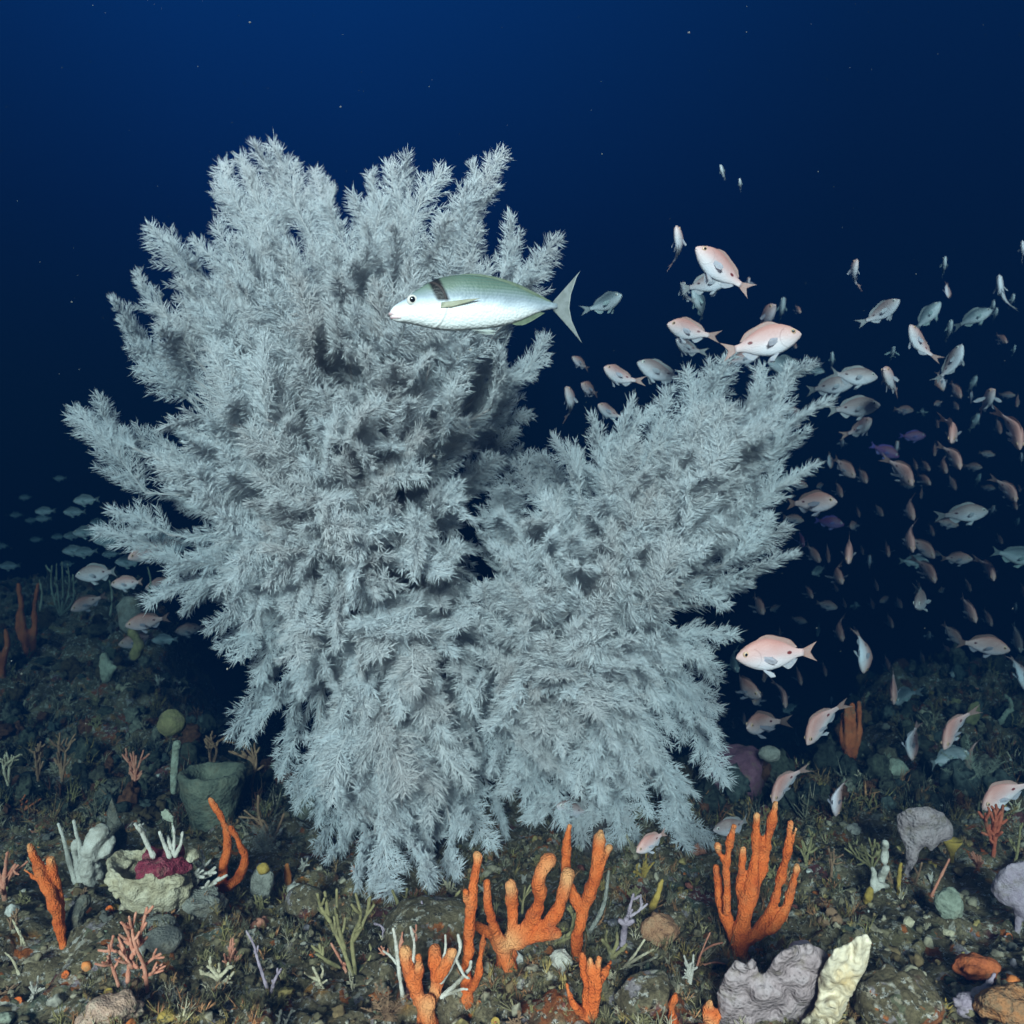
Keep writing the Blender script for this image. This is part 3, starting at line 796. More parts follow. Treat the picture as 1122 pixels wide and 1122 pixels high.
finger_sponge('finger_sponge', 'tall straight orange finger sponge with a pale tip, left of the hand-like one', 'sponge', (512, 1100),
    [([(512, 1102), (512, 1060), (514, 1020), (518, 975), (523, 938)], [7, 6, 6, 6, 4.8]), ([(514, 1088), (524, 1066), (528, 1040), (530, 1024)], [5, 4.5, 3.6, 2.6]), ([(515, 995), (511, 985), (510, 977)], [4, 3.8, 3.4])], M_ORANGE, group=FG, foot=7)
finger_sponge('finger_sponge', 'orange branching sponge half hidden under the lower white coral, behind the hand-like one', 'sponge', (634, 1050),
    [([(632, 1052), (634, 1020), (640, 995), (652, 960), (656, 930), (658, 912)], [6.5, 6, 6, 6.5, 6.5, 5]), ([(638, 1000), (628, 980), (621, 960), (621, 925), (624, 905)], [5.5, 5.5, 5.5, 5, 3.6]), ([(646, 975), (658, 950), (668, 928)], [6, 6, 4])], M_ORANGE, group=FG, foot=6)
finger_sponge('finger_sponge', 'orange sponge with fat rounded heart-shaped thumbs among thin white stems, bottom centre', 'sponge', (468, 1119),
    [([(468, 1128), (467, 1110), (470, 1096)], [13, 10, 8]), ([(466, 1108), (456, 1085), (448, 1062), (444, 1042)], [7, 6.5, 8, 6.5]), ([(458, 1085), (459, 1065), (459, 1050)], [5, 5.5, 4.5]),
     ([(472, 1105), (478, 1080), (478, 1058), (476, 1042)], [6, 6, 9, 7]), ([(480, 1072), (490, 1056), (497, 1043)], [6, 7, 5])], M_ORANGE, group=FG, foot=11)
finger_sponge('finger_sponge', 'orange finger sponge of slim parallel fingers right of the white knob, bottom edge', 'sponge', (643, 1118),
    [([(645, 1126), (644, 1095), (641, 1070), (638, 1046)], [6, 5.5, 4.6, 3]), ([(648, 1110), (648, 1080), (646, 1050)], [5, 4.4, 3]), ([(652, 1112), (655, 1080), (656, 1050)], [5, 4.6, 3]), ([(656, 1080), (662, 1066), (669, 1054)], [4, 3.6, 2.4]),
     ([(642, 1118), (630, 1102), (623, 1090), (621, 1079)], [4.6, 4, 3.2, 2.4]), ([(640, 1122), (625, 1110), (612, 1112)], [5, 4, 3])], M_ORANGE, group=FG, foot=9)
finger_sponge('finger_sponge', 'orange finger sponge of three short fingers in front of the mauve plate, bottom edge', 'sponge', (768, 1119),
    [([(740, 1124), (736, 1108), (740, 1090)], [5, 4.6, 4]), ([(775, 1126), (776, 1112), (778, 1100)], [6, 6.5, 5]), ([(778, 1126), (790, 1110), (800, 1092), (806, 1074)], [6, 5.5, 5, 3.6]), ([(742, 1124), (760, 1128), (776, 1124)], [4, 5, 5])], M_ORANGE, group=FG)
finger_sponge('finger_sponge', 'leaning orange finger sponge with a forked top at the far left of the reef', 'sponge', (70, 1040),
    [([(70, 1042), (66, 1015), (58, 988), (46, 960), (32, 926)], [4.5, 5.5, 6, 6, 3.6]), ([(68, 1020), (66, 990), (60, 965), (56, 942)], [4, 4.5, 5, 3.6]), ([(48, 972), (36, 960), (27, 953)], [2.2, 2, 1.6])], M_ORANGE, group=FG, foot=5)
finger_sponge('finger_sponge', 'curved orange finger sponge with two bowed horn-like arms left of the large coral', 'sponge', (241, 984),
    [([(241, 986), (243, 960), (249, 925), (244, 900), (230, 876)], [5.5, 5, 4.5, 4, 2.8]), ([(240, 972), (252, 970), (262, 960), (268, 940), (260, 920), (252, 907)], [5, 5.5, 5.5, 4.5, 3.6, 2.2])], M_ORANGE, group=FG, foot=6)
finger_sponge('finger_sponge', 'tiny single salmon orange finger beside the round grey knob', 'sponge', (317, 972), [([(317, 974), (316, 962), (314, 948)], [3.6, 4, 3])], M_ORANGE_PALE, group='lone small finger sponge')
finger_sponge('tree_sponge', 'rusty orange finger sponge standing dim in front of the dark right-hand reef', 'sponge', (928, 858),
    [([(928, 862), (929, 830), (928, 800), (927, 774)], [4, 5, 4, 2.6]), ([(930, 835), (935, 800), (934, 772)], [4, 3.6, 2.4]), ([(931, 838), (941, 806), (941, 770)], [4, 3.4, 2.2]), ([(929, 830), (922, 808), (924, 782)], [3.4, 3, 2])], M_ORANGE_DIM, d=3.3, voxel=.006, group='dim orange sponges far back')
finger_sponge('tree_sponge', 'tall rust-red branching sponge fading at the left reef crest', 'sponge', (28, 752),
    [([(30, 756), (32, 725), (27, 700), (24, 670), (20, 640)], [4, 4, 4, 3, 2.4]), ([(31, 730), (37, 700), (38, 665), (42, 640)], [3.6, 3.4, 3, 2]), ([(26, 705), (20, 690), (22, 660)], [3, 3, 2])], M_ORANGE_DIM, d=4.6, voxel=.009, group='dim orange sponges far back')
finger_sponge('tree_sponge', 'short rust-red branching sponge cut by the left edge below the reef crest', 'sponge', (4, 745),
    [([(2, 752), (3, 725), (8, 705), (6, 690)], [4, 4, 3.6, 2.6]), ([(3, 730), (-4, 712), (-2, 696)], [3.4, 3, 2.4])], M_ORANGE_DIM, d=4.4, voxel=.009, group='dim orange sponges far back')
twigs('lace_coral', 'red orange lacy upright branching colony under the right-hand pink fish', 'coral', (1088, 940),
    [[(1088, 942), (1090, 915), (1086, 890)], [(1090, 920), (1096, 900), (1098, 888)], [(1088, 925), (1081, 905), (1080, 892)], [(1089, 908), (1092, 895), (1092, 884)]], M_REDLACE, rpx=2.6, side=7, sidelen=9)

# ---- cup sponge with crimson crust
B, d = base_of(166, 1000); k = d / F
root = empty('cup_sponge', B, 'cream bowl-shaped sponge with crimson crust filling its mouth, left foreground', 'sponge')
C = P(168, 1000, d)
V, f = lathe([(.1, 0), (20, 2), (33, 12), (41, 26), (45, 42), (46, 55), (41, 56), (36, 46), (26, 34), (10, 30), (.1, 30)], 48, .10, 4)
mb = MB(); Vt = V * k; th = R(14); 
Vt = np.stack([Vt[:, 0] * math.cos(th) + Vt[:, 2] * math.sin(th) * -.5, Vt[:, 1], Vt[:, 2] * math.cos(th) + Vt[:, 0] * math.sin(th) * -.55 - .28 * Vt[:, 1] * 0], -1); Vt[:, 1] *= .72
mb.add(Vt + C, f); rr_ = np.random.default_rng(8)
for q in range(26):
    a = rr_.uniform(0, 6.28); zz_ = rr_.uniform(20, 58); rw = np.interp(zz_, [12, 41, 56], [30, 43, 41])
    blob(mb, C + np.array([math.cos(a) * rw, math.sin(a) * rw * .72, zz_]) * k, np.array([8, 8, 6]) * k * rr_.uniform(.5, 1.2), q * 1.7, .7)
organic(mb.build('bowl', M_CREAM, root, B), .0035, .022)
mb = MB(); blob(mb, C + np.array([0, 0, 2]) * k, np.array([31, 30, 6]) * k, 3.3, .5); organic(mb.build('foot', M_ORANGE, root, B), .004, .01)
mb = MB(); rr_ = np.random.default_rng(3)
for q in range(26):
    a = rr_.uniform(0, 6.28); blob(mb, C + np.array([10 + math.cos(a) * 26 * rr_.random(), math.sin(a) * 22, 47 + 14 * rr_.random()]) * k, np.array([9, 9, 8]) * k * rr_.uniform(.6, 1.2), q * 2.2, .6)
organic(mb.build('crust', M_CRIMSON, root, B), .0035, .012)
twigs('branching_bryozoan', 'white antler-like stub leaning from the crimson mouth of the bowl sponge', 'coral', (166, 955), [([(168, 938), (160, 922), (153, 904)], 3.4), ([(157, 913), (152, 908), (148, 903)], 2.6), ([(153, 908), (157, 903)], 2.6)], M_WHITE, d=d - .02)
twigs('branching_bryozoan', 'white forked stubs at the right rim of the crimson bowl sponge', 'coral', (188, 955), [([(186, 938), (180, 925), (175, 912)], 3.0), ([(190, 936), (191, 915), (189, 902)], 2.2), ([(192, 938), (198, 925), (200, 912)], 2.6), ([(188, 930), (184, 918), (184, 916)], 2.4)], M_WHITE, d=d - .03)
plate('leaf_sponge', 'small pale green leaf-like sponge above the crimson crust', 'sponge', [(176, 890), (182, 886), (190, 894), (190, 902), (183, 900), (177, 897)], M_PALEGREEN, d=d, thick=2, by=930, voxel=.002, curve=.1, stalk=([(189, 900), (189, 920), (188, 938)], [1.2, 1.2, 1.2]))
twigs('branching_bryozoan', 'ragged pale grey branching crust right of the bowl sponge', 'coral', (215, 985), [([(214, 985), (210, 965), (218, 952)], 3.2), ([(212, 970), (224, 958), (236, 956)], 3), ([(222, 960), (222, 948), (224, 940)], 2.4), ([(215, 975), (228, 972), (240, 962)], 3), ([(210, 980), (202, 968), (200, 955)], 2.8)], M_WHITE, side=4, sidelen=10)
lump('crust_sponge', 'lumpy pale grey crust at the foot of the bowl sponge', 'sponge', 218, 990, 46, 26, M_GREY, amp=.6, n=5, seed=2)

# ---- cream lobes and white fingers, left
finger_sponge('lobed_sponge', 'pale cream sponge of drooping rounded lobes behind the bowl sponge', 'sponge', (100, 965),
    [([(98, 970), (96, 945), (104, 920), (112, 912)], [7, 8, 11, 9]), ([(106, 935), (118, 930), (122, 922)], [8, 7, 6]), ([(104, 948), (108, 962), (110, 968)], [6, 6, 4]), ([(90, 965), (84, 940), (84, 925)], [5, 6, 5])], M_WHITE, group='pale lobed sponge', voxel=.003, disp=.022)
twigs('branching_bryozoan', 'two upright white fingers left of the cream lobed sponge', 'coral', (78, 968), [([(84, 970), (76, 945), (70, 920), (64, 903)], 3.2), ([(88, 965), (88, 930), (84, 915), (81, 900)], 3), ([(80, 975), (80, 960), (76, 950)], 2.6)], M_WHITE)
plate('blade_sponge', 'dark grey ragged upright blade behind the cream lobed sponge', 'sponge', [(118, 925), (117, 890), (122, 872), (127, 885), (132, 900), (140, 915), (137, 935), (125, 938)], M_DARKGREY, thick=3, by=940, d=2.3)
twigs('branching_bryozoan', 'small pink brown stalks cut by the left edge', 'coral', (6, 985), [([(8, 1000), (4, 975), (6, 950), (8, 935)], 3), ([(6, 970), (14, 955), (20, 948)], 2), ([(4, 980), (0, 960), (-4, 950)], 2.4)], M_PINKORANGE, side=3)

# ---- pink tangle, lilac and cream twigs in the left foreground
twigs('lace_coral', 'salmon pink tangled branching colony in front of the grey domed sponge', 'coral', (152, 1086),
    [([(162, 1092), (158, 1060), (150, 1040), (145, 1020), (149, 1000)], 2.4), ([(140, 1075), (142, 1055), (152, 1030), (161, 995)], 2.8), ([(150, 1060), (134, 1045), (122, 1040), (124, 1026)], 2.4), ([(130, 1080), (124, 1062), (118, 1048)], 2.2),
     ([(155, 1060), (168, 1050), (176, 1045)], 2.2), ([(158, 1070), (168, 1066), (172, 1060)], 2.2), ([(145, 1060), (138, 1050), (136, 1036)], 2.2), ([(148, 1045), (142, 1030), (140, 1012)], 2.2)], M_PINKORANGE, side=5, sidelen=13, jit=.01)
twigs('lilac_bryozoan', 'thin lilac forked stalks standing right of the grey domed sponge', 'coral', (296, 1092), [([(297, 1095), (290, 1075), (282, 1050), (278, 1035), (270, 1020)], 2.2), ([(297, 1088), (302, 1072), (308, 1062)], 2.2)], M_LILAC, side=3, sidelen=5)
twigs('cream_bryozoan', 'small cream bush of stubby forked branches, left foreground', 'coral', (241, 1089), [([(241, 1092), (241, 1075), (240, 1056)], 2.8), ([(241, 1075), (230, 1068), (220, 1067)], 2.4), ([(241, 1072), (232, 1062), (231, 1054)], 2.4), ([(241, 1070), (249, 1062), (250, 1055)], 2.4), ([(242, 1078), (250, 1072), (252, 1072)], 2.2)], M_CREAM, side=4, sidelen=7)
twigs('cream_bryozoan', 'tiny cream forked sprig right of the lilac stalks', 'coral', (352, 1083), [([(354, 1084), (349, 1072), (343, 1060)], 2.2), ([(350, 1074), (340, 1070), (334, 1066)], 1.8), ([(351, 1074), (354, 1064), (352, 1058)], 1.8), ([(352, 1078), (358, 1074)], 1.8)], M_CREAM)
twigs('thin_hydroid', 'thin tan curved stalk beside the leaning orange sponge', 'hydroid', (24, 1070), [([(22, 1070), (14, 1052), (6, 1044)], 1.6), ([(28, 1035), (20, 1020), (14, 1008)], 1.8), ([(24, 1035), (22, 1020)], 1.4)], M_CREAM)
lump('domed_sponge', 'smooth grey mushroom-domed sponge in front of the bowl sponge', 'sponge', 180, 1030, 42, 26, M_GREY, amp=.15, seed=1, by=1040)
lump('domed_sponge', 'small grey flat sponge stacked behind the mushroom-domed one', 'sponge', 174, 1012, 38, 14, M_GREY, amp=.2, seed=4, by=1016)
lump('round_sponge', 'round dark grey speckled knob beside the tiny orange finger', 'sponge', 333, 988, 44, 36, M_GROUND, amp=.15, seed=2)
lump('round_sponge', 'small knobbly yellow-topped grey stub left of the dark round knob', 'sponge', 288, 968, 26, 44, M_GREY, amp=.4, n=3, seed=2)
lump('stub_sponge', 'dull yellow sponge lump sitting on the knobbly grey stub', 'sponge', 288, 952, 15, 12, M_YELLOW, amp=.3, seed=8, d=hit(288, 985) - .02, by=958)
lump('knobbed_sponge', 'pink and cream knobbed sponge at the bottom edge of the left foreground', 'sponge', 118, 1110, 56, 30, sponge_mat('pink_cream', (.42, .27, .20), (.30, .2, .12), (.5, .4, .3), 40, .7, 260), amp=.7, n=6, seed=5)
lump('round_sponge', 'small ochre yellow ball at the bottom edge of the left foreground', 'sponge', 183, 1114, 22, 14, M_YELLOW, amp=.2, seed=5)
lump('round_sponge', 'pale olive flattened lump cut by the bottom left corner', 'sponge', 5, 1116, 22, 14, M_PALEGREEN, amp=.2, seed=6)
finger_sponge('grey_tube_sponge', 'broad upright dark grey tube behind the leaning orange sponge', 'sponge', (78, 1012), [([(78, 1020), (82, 1005), (92, 988)], [12, 11, 8])], M_DARKGREY, disp=.012)

# ---- polyp cups: small orange rings
def cup_polyp(px, py, rpx, lab, mat=M_ORANGE):
    B, d = base_of(px, py); k = d / F
    root = empty('cup_polyp', B, lab, 'polyp', 'small orange cup polyps on the near reef')
    V, f = lathe([(rpx * .7, -rpx), (rpx * .8, 0), (rpx, rpx * .8), (rpx * .85, rpx), (rpx * .6, rpx * .7), (.1, rpx * .3)], 16, .08, px)
    a = R(50); ca, sa = math.cos(a), math.sin(a)
    V = np.stack([V[:, 0], V[:, 1] * ca - V[:, 2] * sa, V[:, 1] * sa + V[:, 2] * ca], -1) * k
    mb = MB(); mb.add(V + P(px, py, d) - [0, .004, 0], f); mb.build('cup', mat, root, B)
    mb = MB(); v, ff = ICO1; w = v * [rpx * .42, rpx * .2, rpx * .42]
    w = np.stack([w[:, 0], w[:, 1] * ca - w[:, 2] * sa * 1, w[:, 1] * sa + w[:, 2] * ca], -1) * k
    mb.add(w + P(px, py, d) - [0, .004 + rpx * k * .35, -rpx * k * .3], [ff]); mb.build('disc', M_ORANGE_DIM, root, B)
for px, py, rp_, lab in [(74, 1067, 4, 'orange cup polyp below the foot of the leaning orange sponge'), (121, 1088, 5.5, 'yellow-orange cup polyp left of the salmon tangle'), (22, 1097, 5, 'orange cup polyp near the bottom left corner'),
                     (341, 1049, 4, 'orange ring polyp above the tiny cream sprig'), (250, 996, 4.5, 'small orange polyp under the horn-armed orange sponge'), (122, 996, 4, 'small orange polyp left of the bowl sponge'), (525, 1098, 3, 'tiny orange ring polyp right of the tall straight orange sponge'),
                     (1103, 1026, 4, 'small orange polyp left of the lilac fan at the right edge'), (543, 1119, 5, 'yellow-orange polyp at the bottom edge right of the fat-thumbed orange sponge')]:
    cup_polyp(px, py, rp_, lab, M_YELLOW if 'yellow' in lab else M_ORANGE)
lump('orange_sponge', 'smooth salmon orange knob left of the salmon tangle', 'sponge', 95, 1059, 12, 13, M_ORANGE_PALE, amp=.2, seed=1)
lump('orange_sponge', 'small orange knob on the crust right of the salmon tangle', 'sponge', 200, 1082, 12, 8, M_ORANGE, amp=.3, seed=2)

# ---- olive and white twig bushes, centre
OG = 'olive branching hydroids of the near reef'
twigs('olive_hydroid', 'olive green branching bush of fingers left of the round grey rock', 'hydroid', (388, 1072),
    [([(388, 1075), (376, 1040), (362, 1010), (356, 978)], 2.8), ([(378, 1040), (370, 1010), (369, 975)], 2.6), ([(390, 1070), (386, 1030), (395, 1005), (390, 980)], 2.8), ([(388, 1030), (402, 1002), (404, 985)], 2.6), ([(362, 1010), (352, 995), (348, 980)], 2.6),
     ([(372, 1060), (355, 1050), (350, 1035)], 2.4), ([(400, 1072), (418, 1066), (424, 1052)], 2.4), ([(395, 1065), (408, 1050), (405, 1035)], 2.2)], M_OLIVE, group=OG, side=3, sidelen=14)
twigs('olive_hydroid', 'small olive forked hydroid close under the white coral, left of the round grey rock', 'hydroid', (432, 1005), [([(432, 1008), (436, 992), (430, 976)], 2.6), ([(436, 994), (444, 986), (446, 974)], 2.4), ([(434, 1000), (443, 994), (449, 985)], 2.2)], M_OLIVE, group=OG)
twigs('olive_hydroid', 'single olive finger behind the round grey rock', 'hydroid', (492, 1000), [([(493, 1002), (498, 985), (504, 976)], 2.4)], M_OLIVE, group=OG)
twigs('olive_hydroid', 'tangled yellow-olive hydroid between the two middle orange sponges', 'hydroid', (617, 1032), [([(618, 1034), (626, 1020), (628, 1005), (622, 995)], 2.4), ([(622, 1025), (634, 1012), (636, 995)], 2.2), ([(572, 1000), (574, 985), (582, 975)], 1.8), ([(606, 1036), (618, 1030), (630, 1024)], 2.2)], M_OLIVE, group=OG, side=4, sidelen=9)
twigs('olive_hydroid', 'pale olive hand of blunt fingers right of the slim orange fingers', 'hydroid', (670, 1052), [([(670, 1054), (668, 1040), (660, 1030)], 3), ([(670, 1046), (676, 1034), (676, 1022)], 2.8), ([(672, 1048), (682, 1040), (686, 1035)], 2.8), ([(668, 1044), (664, 1030), (665, 1020)], 2.2)], M_OLIVE, group=OG)
twigs('cream_hydroid', 'cream yellow finger-like hydroid pointing right beside the pale olive hand', 'hydroid', (686, 1060), [([(684, 1060), (694, 1048), (706, 1030)], 2), ([(686, 1058), (702, 1048), (716, 1040)], 2), ([(686, 1060), (704, 1056), (720, 1048)], 2), ([(684, 1062), (676, 1062)], 1.8)], M_CREAM)
twigs('white_hydroid', 'thin chalk white stems around the heart-shaped orange thumbs', 'hydroid', (450, 1100),
    [([(443, 1102), (438, 1070), (434, 1035), (431, 1018)], 3), ([(452, 1098), (452, 1060), (454, 1035), (450, 1016)], 2.6), ([(484, 1075), (494, 1060), (504, 1040), (502, 1025)], 3), ([(484, 1092), (500, 1078), (514, 1062), (516, 1054)], 3), ([(500, 1052), (508, 1068), (514, 1072)], 2), ([(484, 1060), (488, 1040), (488, 1025)], 2), ([(488, 1090), (505, 1084), (512, 1084)], 2), ([(438, 1060), (428, 1048), (420, 1042)], 1.8)], M_WHITE, jit=.008)
twigs('salmon_hydroid', 'thin salmon pink stems at the foot of the olive bush', 'hydroid', (382, 1068), [([(382, 1070), (372, 1050), (363, 1034)], 2), ([(384, 1066), (380, 1052)], 2), ([(438, 1040), (441, 1022)], 2), ([(456, 1030), (456, 1014)], 2)], M_PINKORANGE, side=2, sidelen=6)
twigs('pale_hydroid', 'slender pinkish white twig in front of the round grey rock', 'hydroid', (472, 1040), [([(474, 1044), (468, 1020), (466, 1005), (462, 988)], 2), ([(468, 1010), (474, 1004)], 1.6), ([(470, 1024), (477, 1012)], 1.6), ([(410, 1012), (418, 1015), (426, 1026)], 1.4)], M_LILAC, side=3, sidelen=6)
lump('grey_boulder', 'broad round dark grey crusted rock beneath the white coral', 'rock', 470, 1018, 108, 60, M_GROUND, amp=.2, depth=.9, disp=.02, seed=4, by=1035)
lump('white_sponge', 'bright white knobbly sponge between the orange sponges', 'sponge', 614, 1052, 24, 26, M_WHITE, amp=.5, n=4, seed=3)
twigs('pale_stalk', 'grey brown curved stalk arching right of the half hidden orange sponge', 'hydroid', (641, 1022), [([(640, 1026), (650, 1015), (662, 990), (667, 955)], 3.4)], M_GREY)
twigs('lilac_stalk', 'pale mauve upright ragged stalk right of the arching grey one', 'hydroid', (684, 1040), [([(682, 1042), (684, 1020), (686, 1008)], 5), ([(686, 1010), (690, 995), (694, 980)], 2.4), ([(688, 1005), (700, 998), (704, 990)], 2), ([(670, 1052), (676, 1040), (682, 1030)], 2)], M_LILAC, side=3, sidelen=8)
lump('dark_boulder', 'dark grey crusted boulder right of the slim orange fingers', 'rock', 708, 1092, 64, 46, M_GROUND, amp=.25, disp=.02, seed=7)
lump('brown_nodule', 'orange brown knobs in a cluster behind the cream yellow hydroid', 'sponge', 722, 1022, 40, 30, sponge_mat('orange_brown', (.30, .15, .08), (.16, .08, .05), (.4, .24, .14), 60, .7, 260), amp=.5, n=7, seed=7)
finger_sponge('yellow_sponge', 'dull mustard finger under the lower edge of the white coral', 'sponge', (712, 1000), [([(712, 1002), (718, 985), (726, 965)], [4, 4, 3])], M_YELLOW)
# feathery brown hydroids
def feather(bpx, h, n, lab, mat, seed, d=None, grp=None):
    r = np.random.default_rng(seed); B, d = base_of(*bpx, d); k = d / F
    root = empty('feather_hydroid', B, lab, 'hydroid', grp)
    for q in range(n):
        dirn = unit(np.array([r.normal(0, .6), r.normal(-.3, .4), 1.0])); L_ = h * k * r.uniform(.6, 1.1)
        ax = spline([B, B + dirn * L_ * .5, B + dirn * L_ + [r.normal(0, .1) * L_, 0, -.12 * L_]], 8)
        mb = MB(); mb.add(*tube(ax, [.0012, .0006], 4, cap=False))
        m_ = 60; t = r.random(m_); O = np.stack([np.interp(t, np.linspace(0, 1, len(ax)), ax[:, c]) for c in range(3)], -1)
        sgn = np.where(np.arange(m_) % 2, 1, -1)[:, None]
        side_ = unit(np.cross(dirn, [0, 1, .2])) * sgn
        V, Q, T3, mm = sticks3(O, unit(side_ + dirn * .6), L_ * .26 * (1.1 - t), np.full(m_, .0007), r.normal(0, .1, (m_, 3)))
        mb.add(V, [Q, T3]); mb.build('frond', mat, root, B)
feather((424, 1120), 46, 11, 'brown feathery hydroid tuft at the bottom edge left of the fat orange thumbs', M_BROWN, 4)
feather((712, 1118), 40, 10, 'brown feathery hydroid tuft at the bottom edge in front of the dark boulder', M_BROWN, 5)
feather((290, 935), 46, 9, 'stiff grey-green feathery tuft beside the lower left of the large coral', M_GREY, 6)
twigs('stick_hydroid', 'spray of thin tan sticks below the lower left of the large coral', 'hydroid', (296, 925), [([(298, 928), (292, 905), (285, 898), (262, 895)], 1.6), ([(298, 926), (286, 904), (268, 888)], 1.6), ([(298, 926), (284, 895), (283, 872)], 2), ([(298, 926), (304, 910), (311, 892)], 2.2), ([(300, 928), (296, 915), (276, 902)], 1.4)], M_BROWN)

# ---- right foreground
plate('plate_sponge', 'large mauve pitted plate sponge lying beneath the nine-fingered orange sponge', 'sponge',
    [(788, 1124), (786, 1088), (796, 1066), (806, 1052), (818, 1058), (826, 1050), (834, 1072), (842, 1062), (856, 1044), (872, 1036), (888, 1034), (906, 1044), (912, 1060), (900, 1090), (884, 1124)], M_MAUVE, thick=5.5, curve=.35, bumps=.028, holes=[(808, 1064, 4.5), (822, 1062, 3.5)], by=1119, tilt=.5)
finger_sponge('mauve_lobe_sponge', 'small smooth mauve lobe on top of the mauve plate sponge', 'sponge', (876, 1040), [([(868, 1043), (876, 1037), (884, 1036)], [6, 6.5, 6])], M_LILAC, d=hit(850, 1119) + .10, disp=.003)
plate('blade_sponge', 'tall cream yellow wavy blade leaning right beside the mauve plate', 'sponge',
    [(872, 1126), (890, 1108), (897, 1090), (896, 1072), (906, 1052), (914, 1040), (930, 1034), (938, 1026), (950, 1024), (955, 1032), (951, 1050), (947, 1066), (938, 1080), (932, 1092), (926, 1108), (916, 1126)], M_YELLOWCREAM, thick=3.2, curve=.5, bumps=.03, voxel=.0026, holes=[(917, 1051, 2.4)], by=1120, tilt=.25, d=hit(900, 1119) - .03)
twigs('orange_twig', 'thin rusty wire-like branches left of the nine-fingered orange sponge', 'hydroid', (762, 1060), [([(762, 1062), (768, 1045), (780, 1036), (792, 1033)], 1.4), ([(764, 1060), (780, 1055), (794, 1056)], 1.4), ([(748, 1094), (756, 1100), (766, 1112)], 1.6), ([(764, 1058), (770, 1040), (778, 1022)], 1.2)], M_PINKORANGE)
lump('plush_boulder', 'big rounded brown-grey plush covered rock right of the cream yellow blade', 'rock', 985, 1098, 92, 62, M_GROUND, amp=.2, disp=.03, seed=1, by=1116)
plate('fan_sponge', 'grey pink half-round fan sponge on a narrow foot, right side', 'sponge',
    [(984, 893), (998, 886), (1016, 885), (1032, 891), (1043, 905), (1042, 918), (1028, 922), (1020, 931), (1014, 925), (1006, 932), (1002, 945), (996, 955), (993, 945), (993, 928), (985, 910)], M_MAUVE, thick=6, curve=.35, bumps=.02, by=956, stalk=([(997, 945), (994, 955), (993, 963)], [4, 3, 4]))
plate('fan_sponge', 'lilac pitted fan sponge cut off by the right edge', 'sponge',
    [(1087, 975), (1094, 958), (1106, 948), (1126, 944), (1140, 960), (1140, 990), (1124, 1004), (1116, 1012), (1110, 994), (1094, 986)], M_LILAC, thick=7, curve=.35, bumps=.02, by=1024, stalk=([(1117, 1000), (1115, 1018), (1114, 1030)], [4.5, 3.4, 4]))
finger_sponge('white_antler', 'short white lobed sponge with yellow base on the right reef', 'sponge', (962, 980), [([(958, 976), (958, 962), (956, 952)], [3.6, 4, 3]), ([(962, 974), (966, 960), (970, 952)], [4, 4, 3.4]), ([(966, 970), (972, 972)], [4, 3]), ([(970, 945), (969, 932), (970, 924)], [3.4, 4, 3.4])], M_WHITE, voxel=.003)
finger_sponge('yellow_sponge', 'small mustard yellow stub at the foot of the white lobed sponge', 'sponge', (952, 985), [([(950, 988), (953, 980), (954, 973)], [5, 4, 3])], M_YELLOW, d=hit(952, 985) - .02)
finger_sponge('yellow_sponge', 'thin ochre upright stick right of the white lobed sponge', 'sponge', (986, 980), [([(986, 982), (985, 965), (987, 947)], [3, 2.6, 2.4]), ([(984, 980), (992, 978)], [3, 2])], M_YELLOW, voxel=.003)
finger_sponge('yellow_sponge', 'little ochre knob on the dark slope right of the nine-fingered sponge', 'sponge', (911, 990), [([(906, 990), (914, 988)], [4, 4])], M_YELLOW, voxel=.003)
twigs('orange_twig', 'slanting bare orange stick below the tiny yellow funnel', 'hydroid', (1020, 984), [([(1019, 985), (1028, 966), (1040, 942)], 2)], M_PINKORANGE)
twigs('orange_twig', 'short forked tan twig right of the ochre stick', 'hydroid', (1002, 968), [([(1002, 970), (1007, 956), (1010, 945)], 1.6), ([(1006, 960), (1002, 950)], 1.4)], M_BROWN)
B, d = base_of(1043, 945); k = d / F
root = empty('funnel_sponge', B, 'tiny yellow funnel sponge near the rim of the grey pink fan', 'sponge')
V, f = lathe([(2, -14), (3, -8), (6, -2), (10, 5), (10, 7), (7, 3), (.5, -2)], 24, .08, 3); mb = MB(); mb.add(V * k + P(1043, 927, d), f); mb.build('cup', M_YELLOW, root, B)
mb = MB(); mb.add(*tube([P(1043, 938, d), B - [0, 0, .01]], [2 * k, 2.5 * k], 8)); mb.build('stem', M_YELLOW, root, B)
lump('round_sponge', 'pale blue-green ball sponge on the dark right slope', 'sponge', 1040, 990, 30, 34, M_PALEGREEN, amp=.3, n=3, seed=3)
for q, (x, y, w, h, lab) in enumerate([(1018, 1034, 12, 16, 'small whitish knob, left of the pair below the blue-green ball'), (1040, 1023, 13, 11, 'round whitish knob directly below the blue-green ball'), (1000, 1066, 22, 16, 'pale yellowish knobbed lump above the plush rock'), (996, 1010, 14, 10, 'small pale flat lump under the ochre stick')]):
    lump('pale_sponge', lab, 'sponge', x, y, w, h, M_CREAM, amp=.4, n=3, seed=q)
lump('orange_crust', 'orange red spongy crust behind the spiky pink sponge, lower right corner', 'sponge', 1072, 1062, 44, 26, M_ORANGE_DIM, amp=.7, n=6, seed=3)
lump('orange_crust', 'rust orange mottled mound filling the lower right corner', 'sponge', 1100, 1102, 60, 44, sponge_mat('rust_mottle', (.30, .15, .07), (.13, .1, .06), (.42, .16, .05), 50, .8, 200), amp=.5, n=5, seed=5)
lump('yellow_crust', 'bright yellow patch of sponge on the rust orange mound', 'sponge', 1118, 1088, 16, 14, sponge_mat('bright_yellow', (.55, .48, .05)), amp=.3, d=hit(1118, 1100) - .03, seed=2)
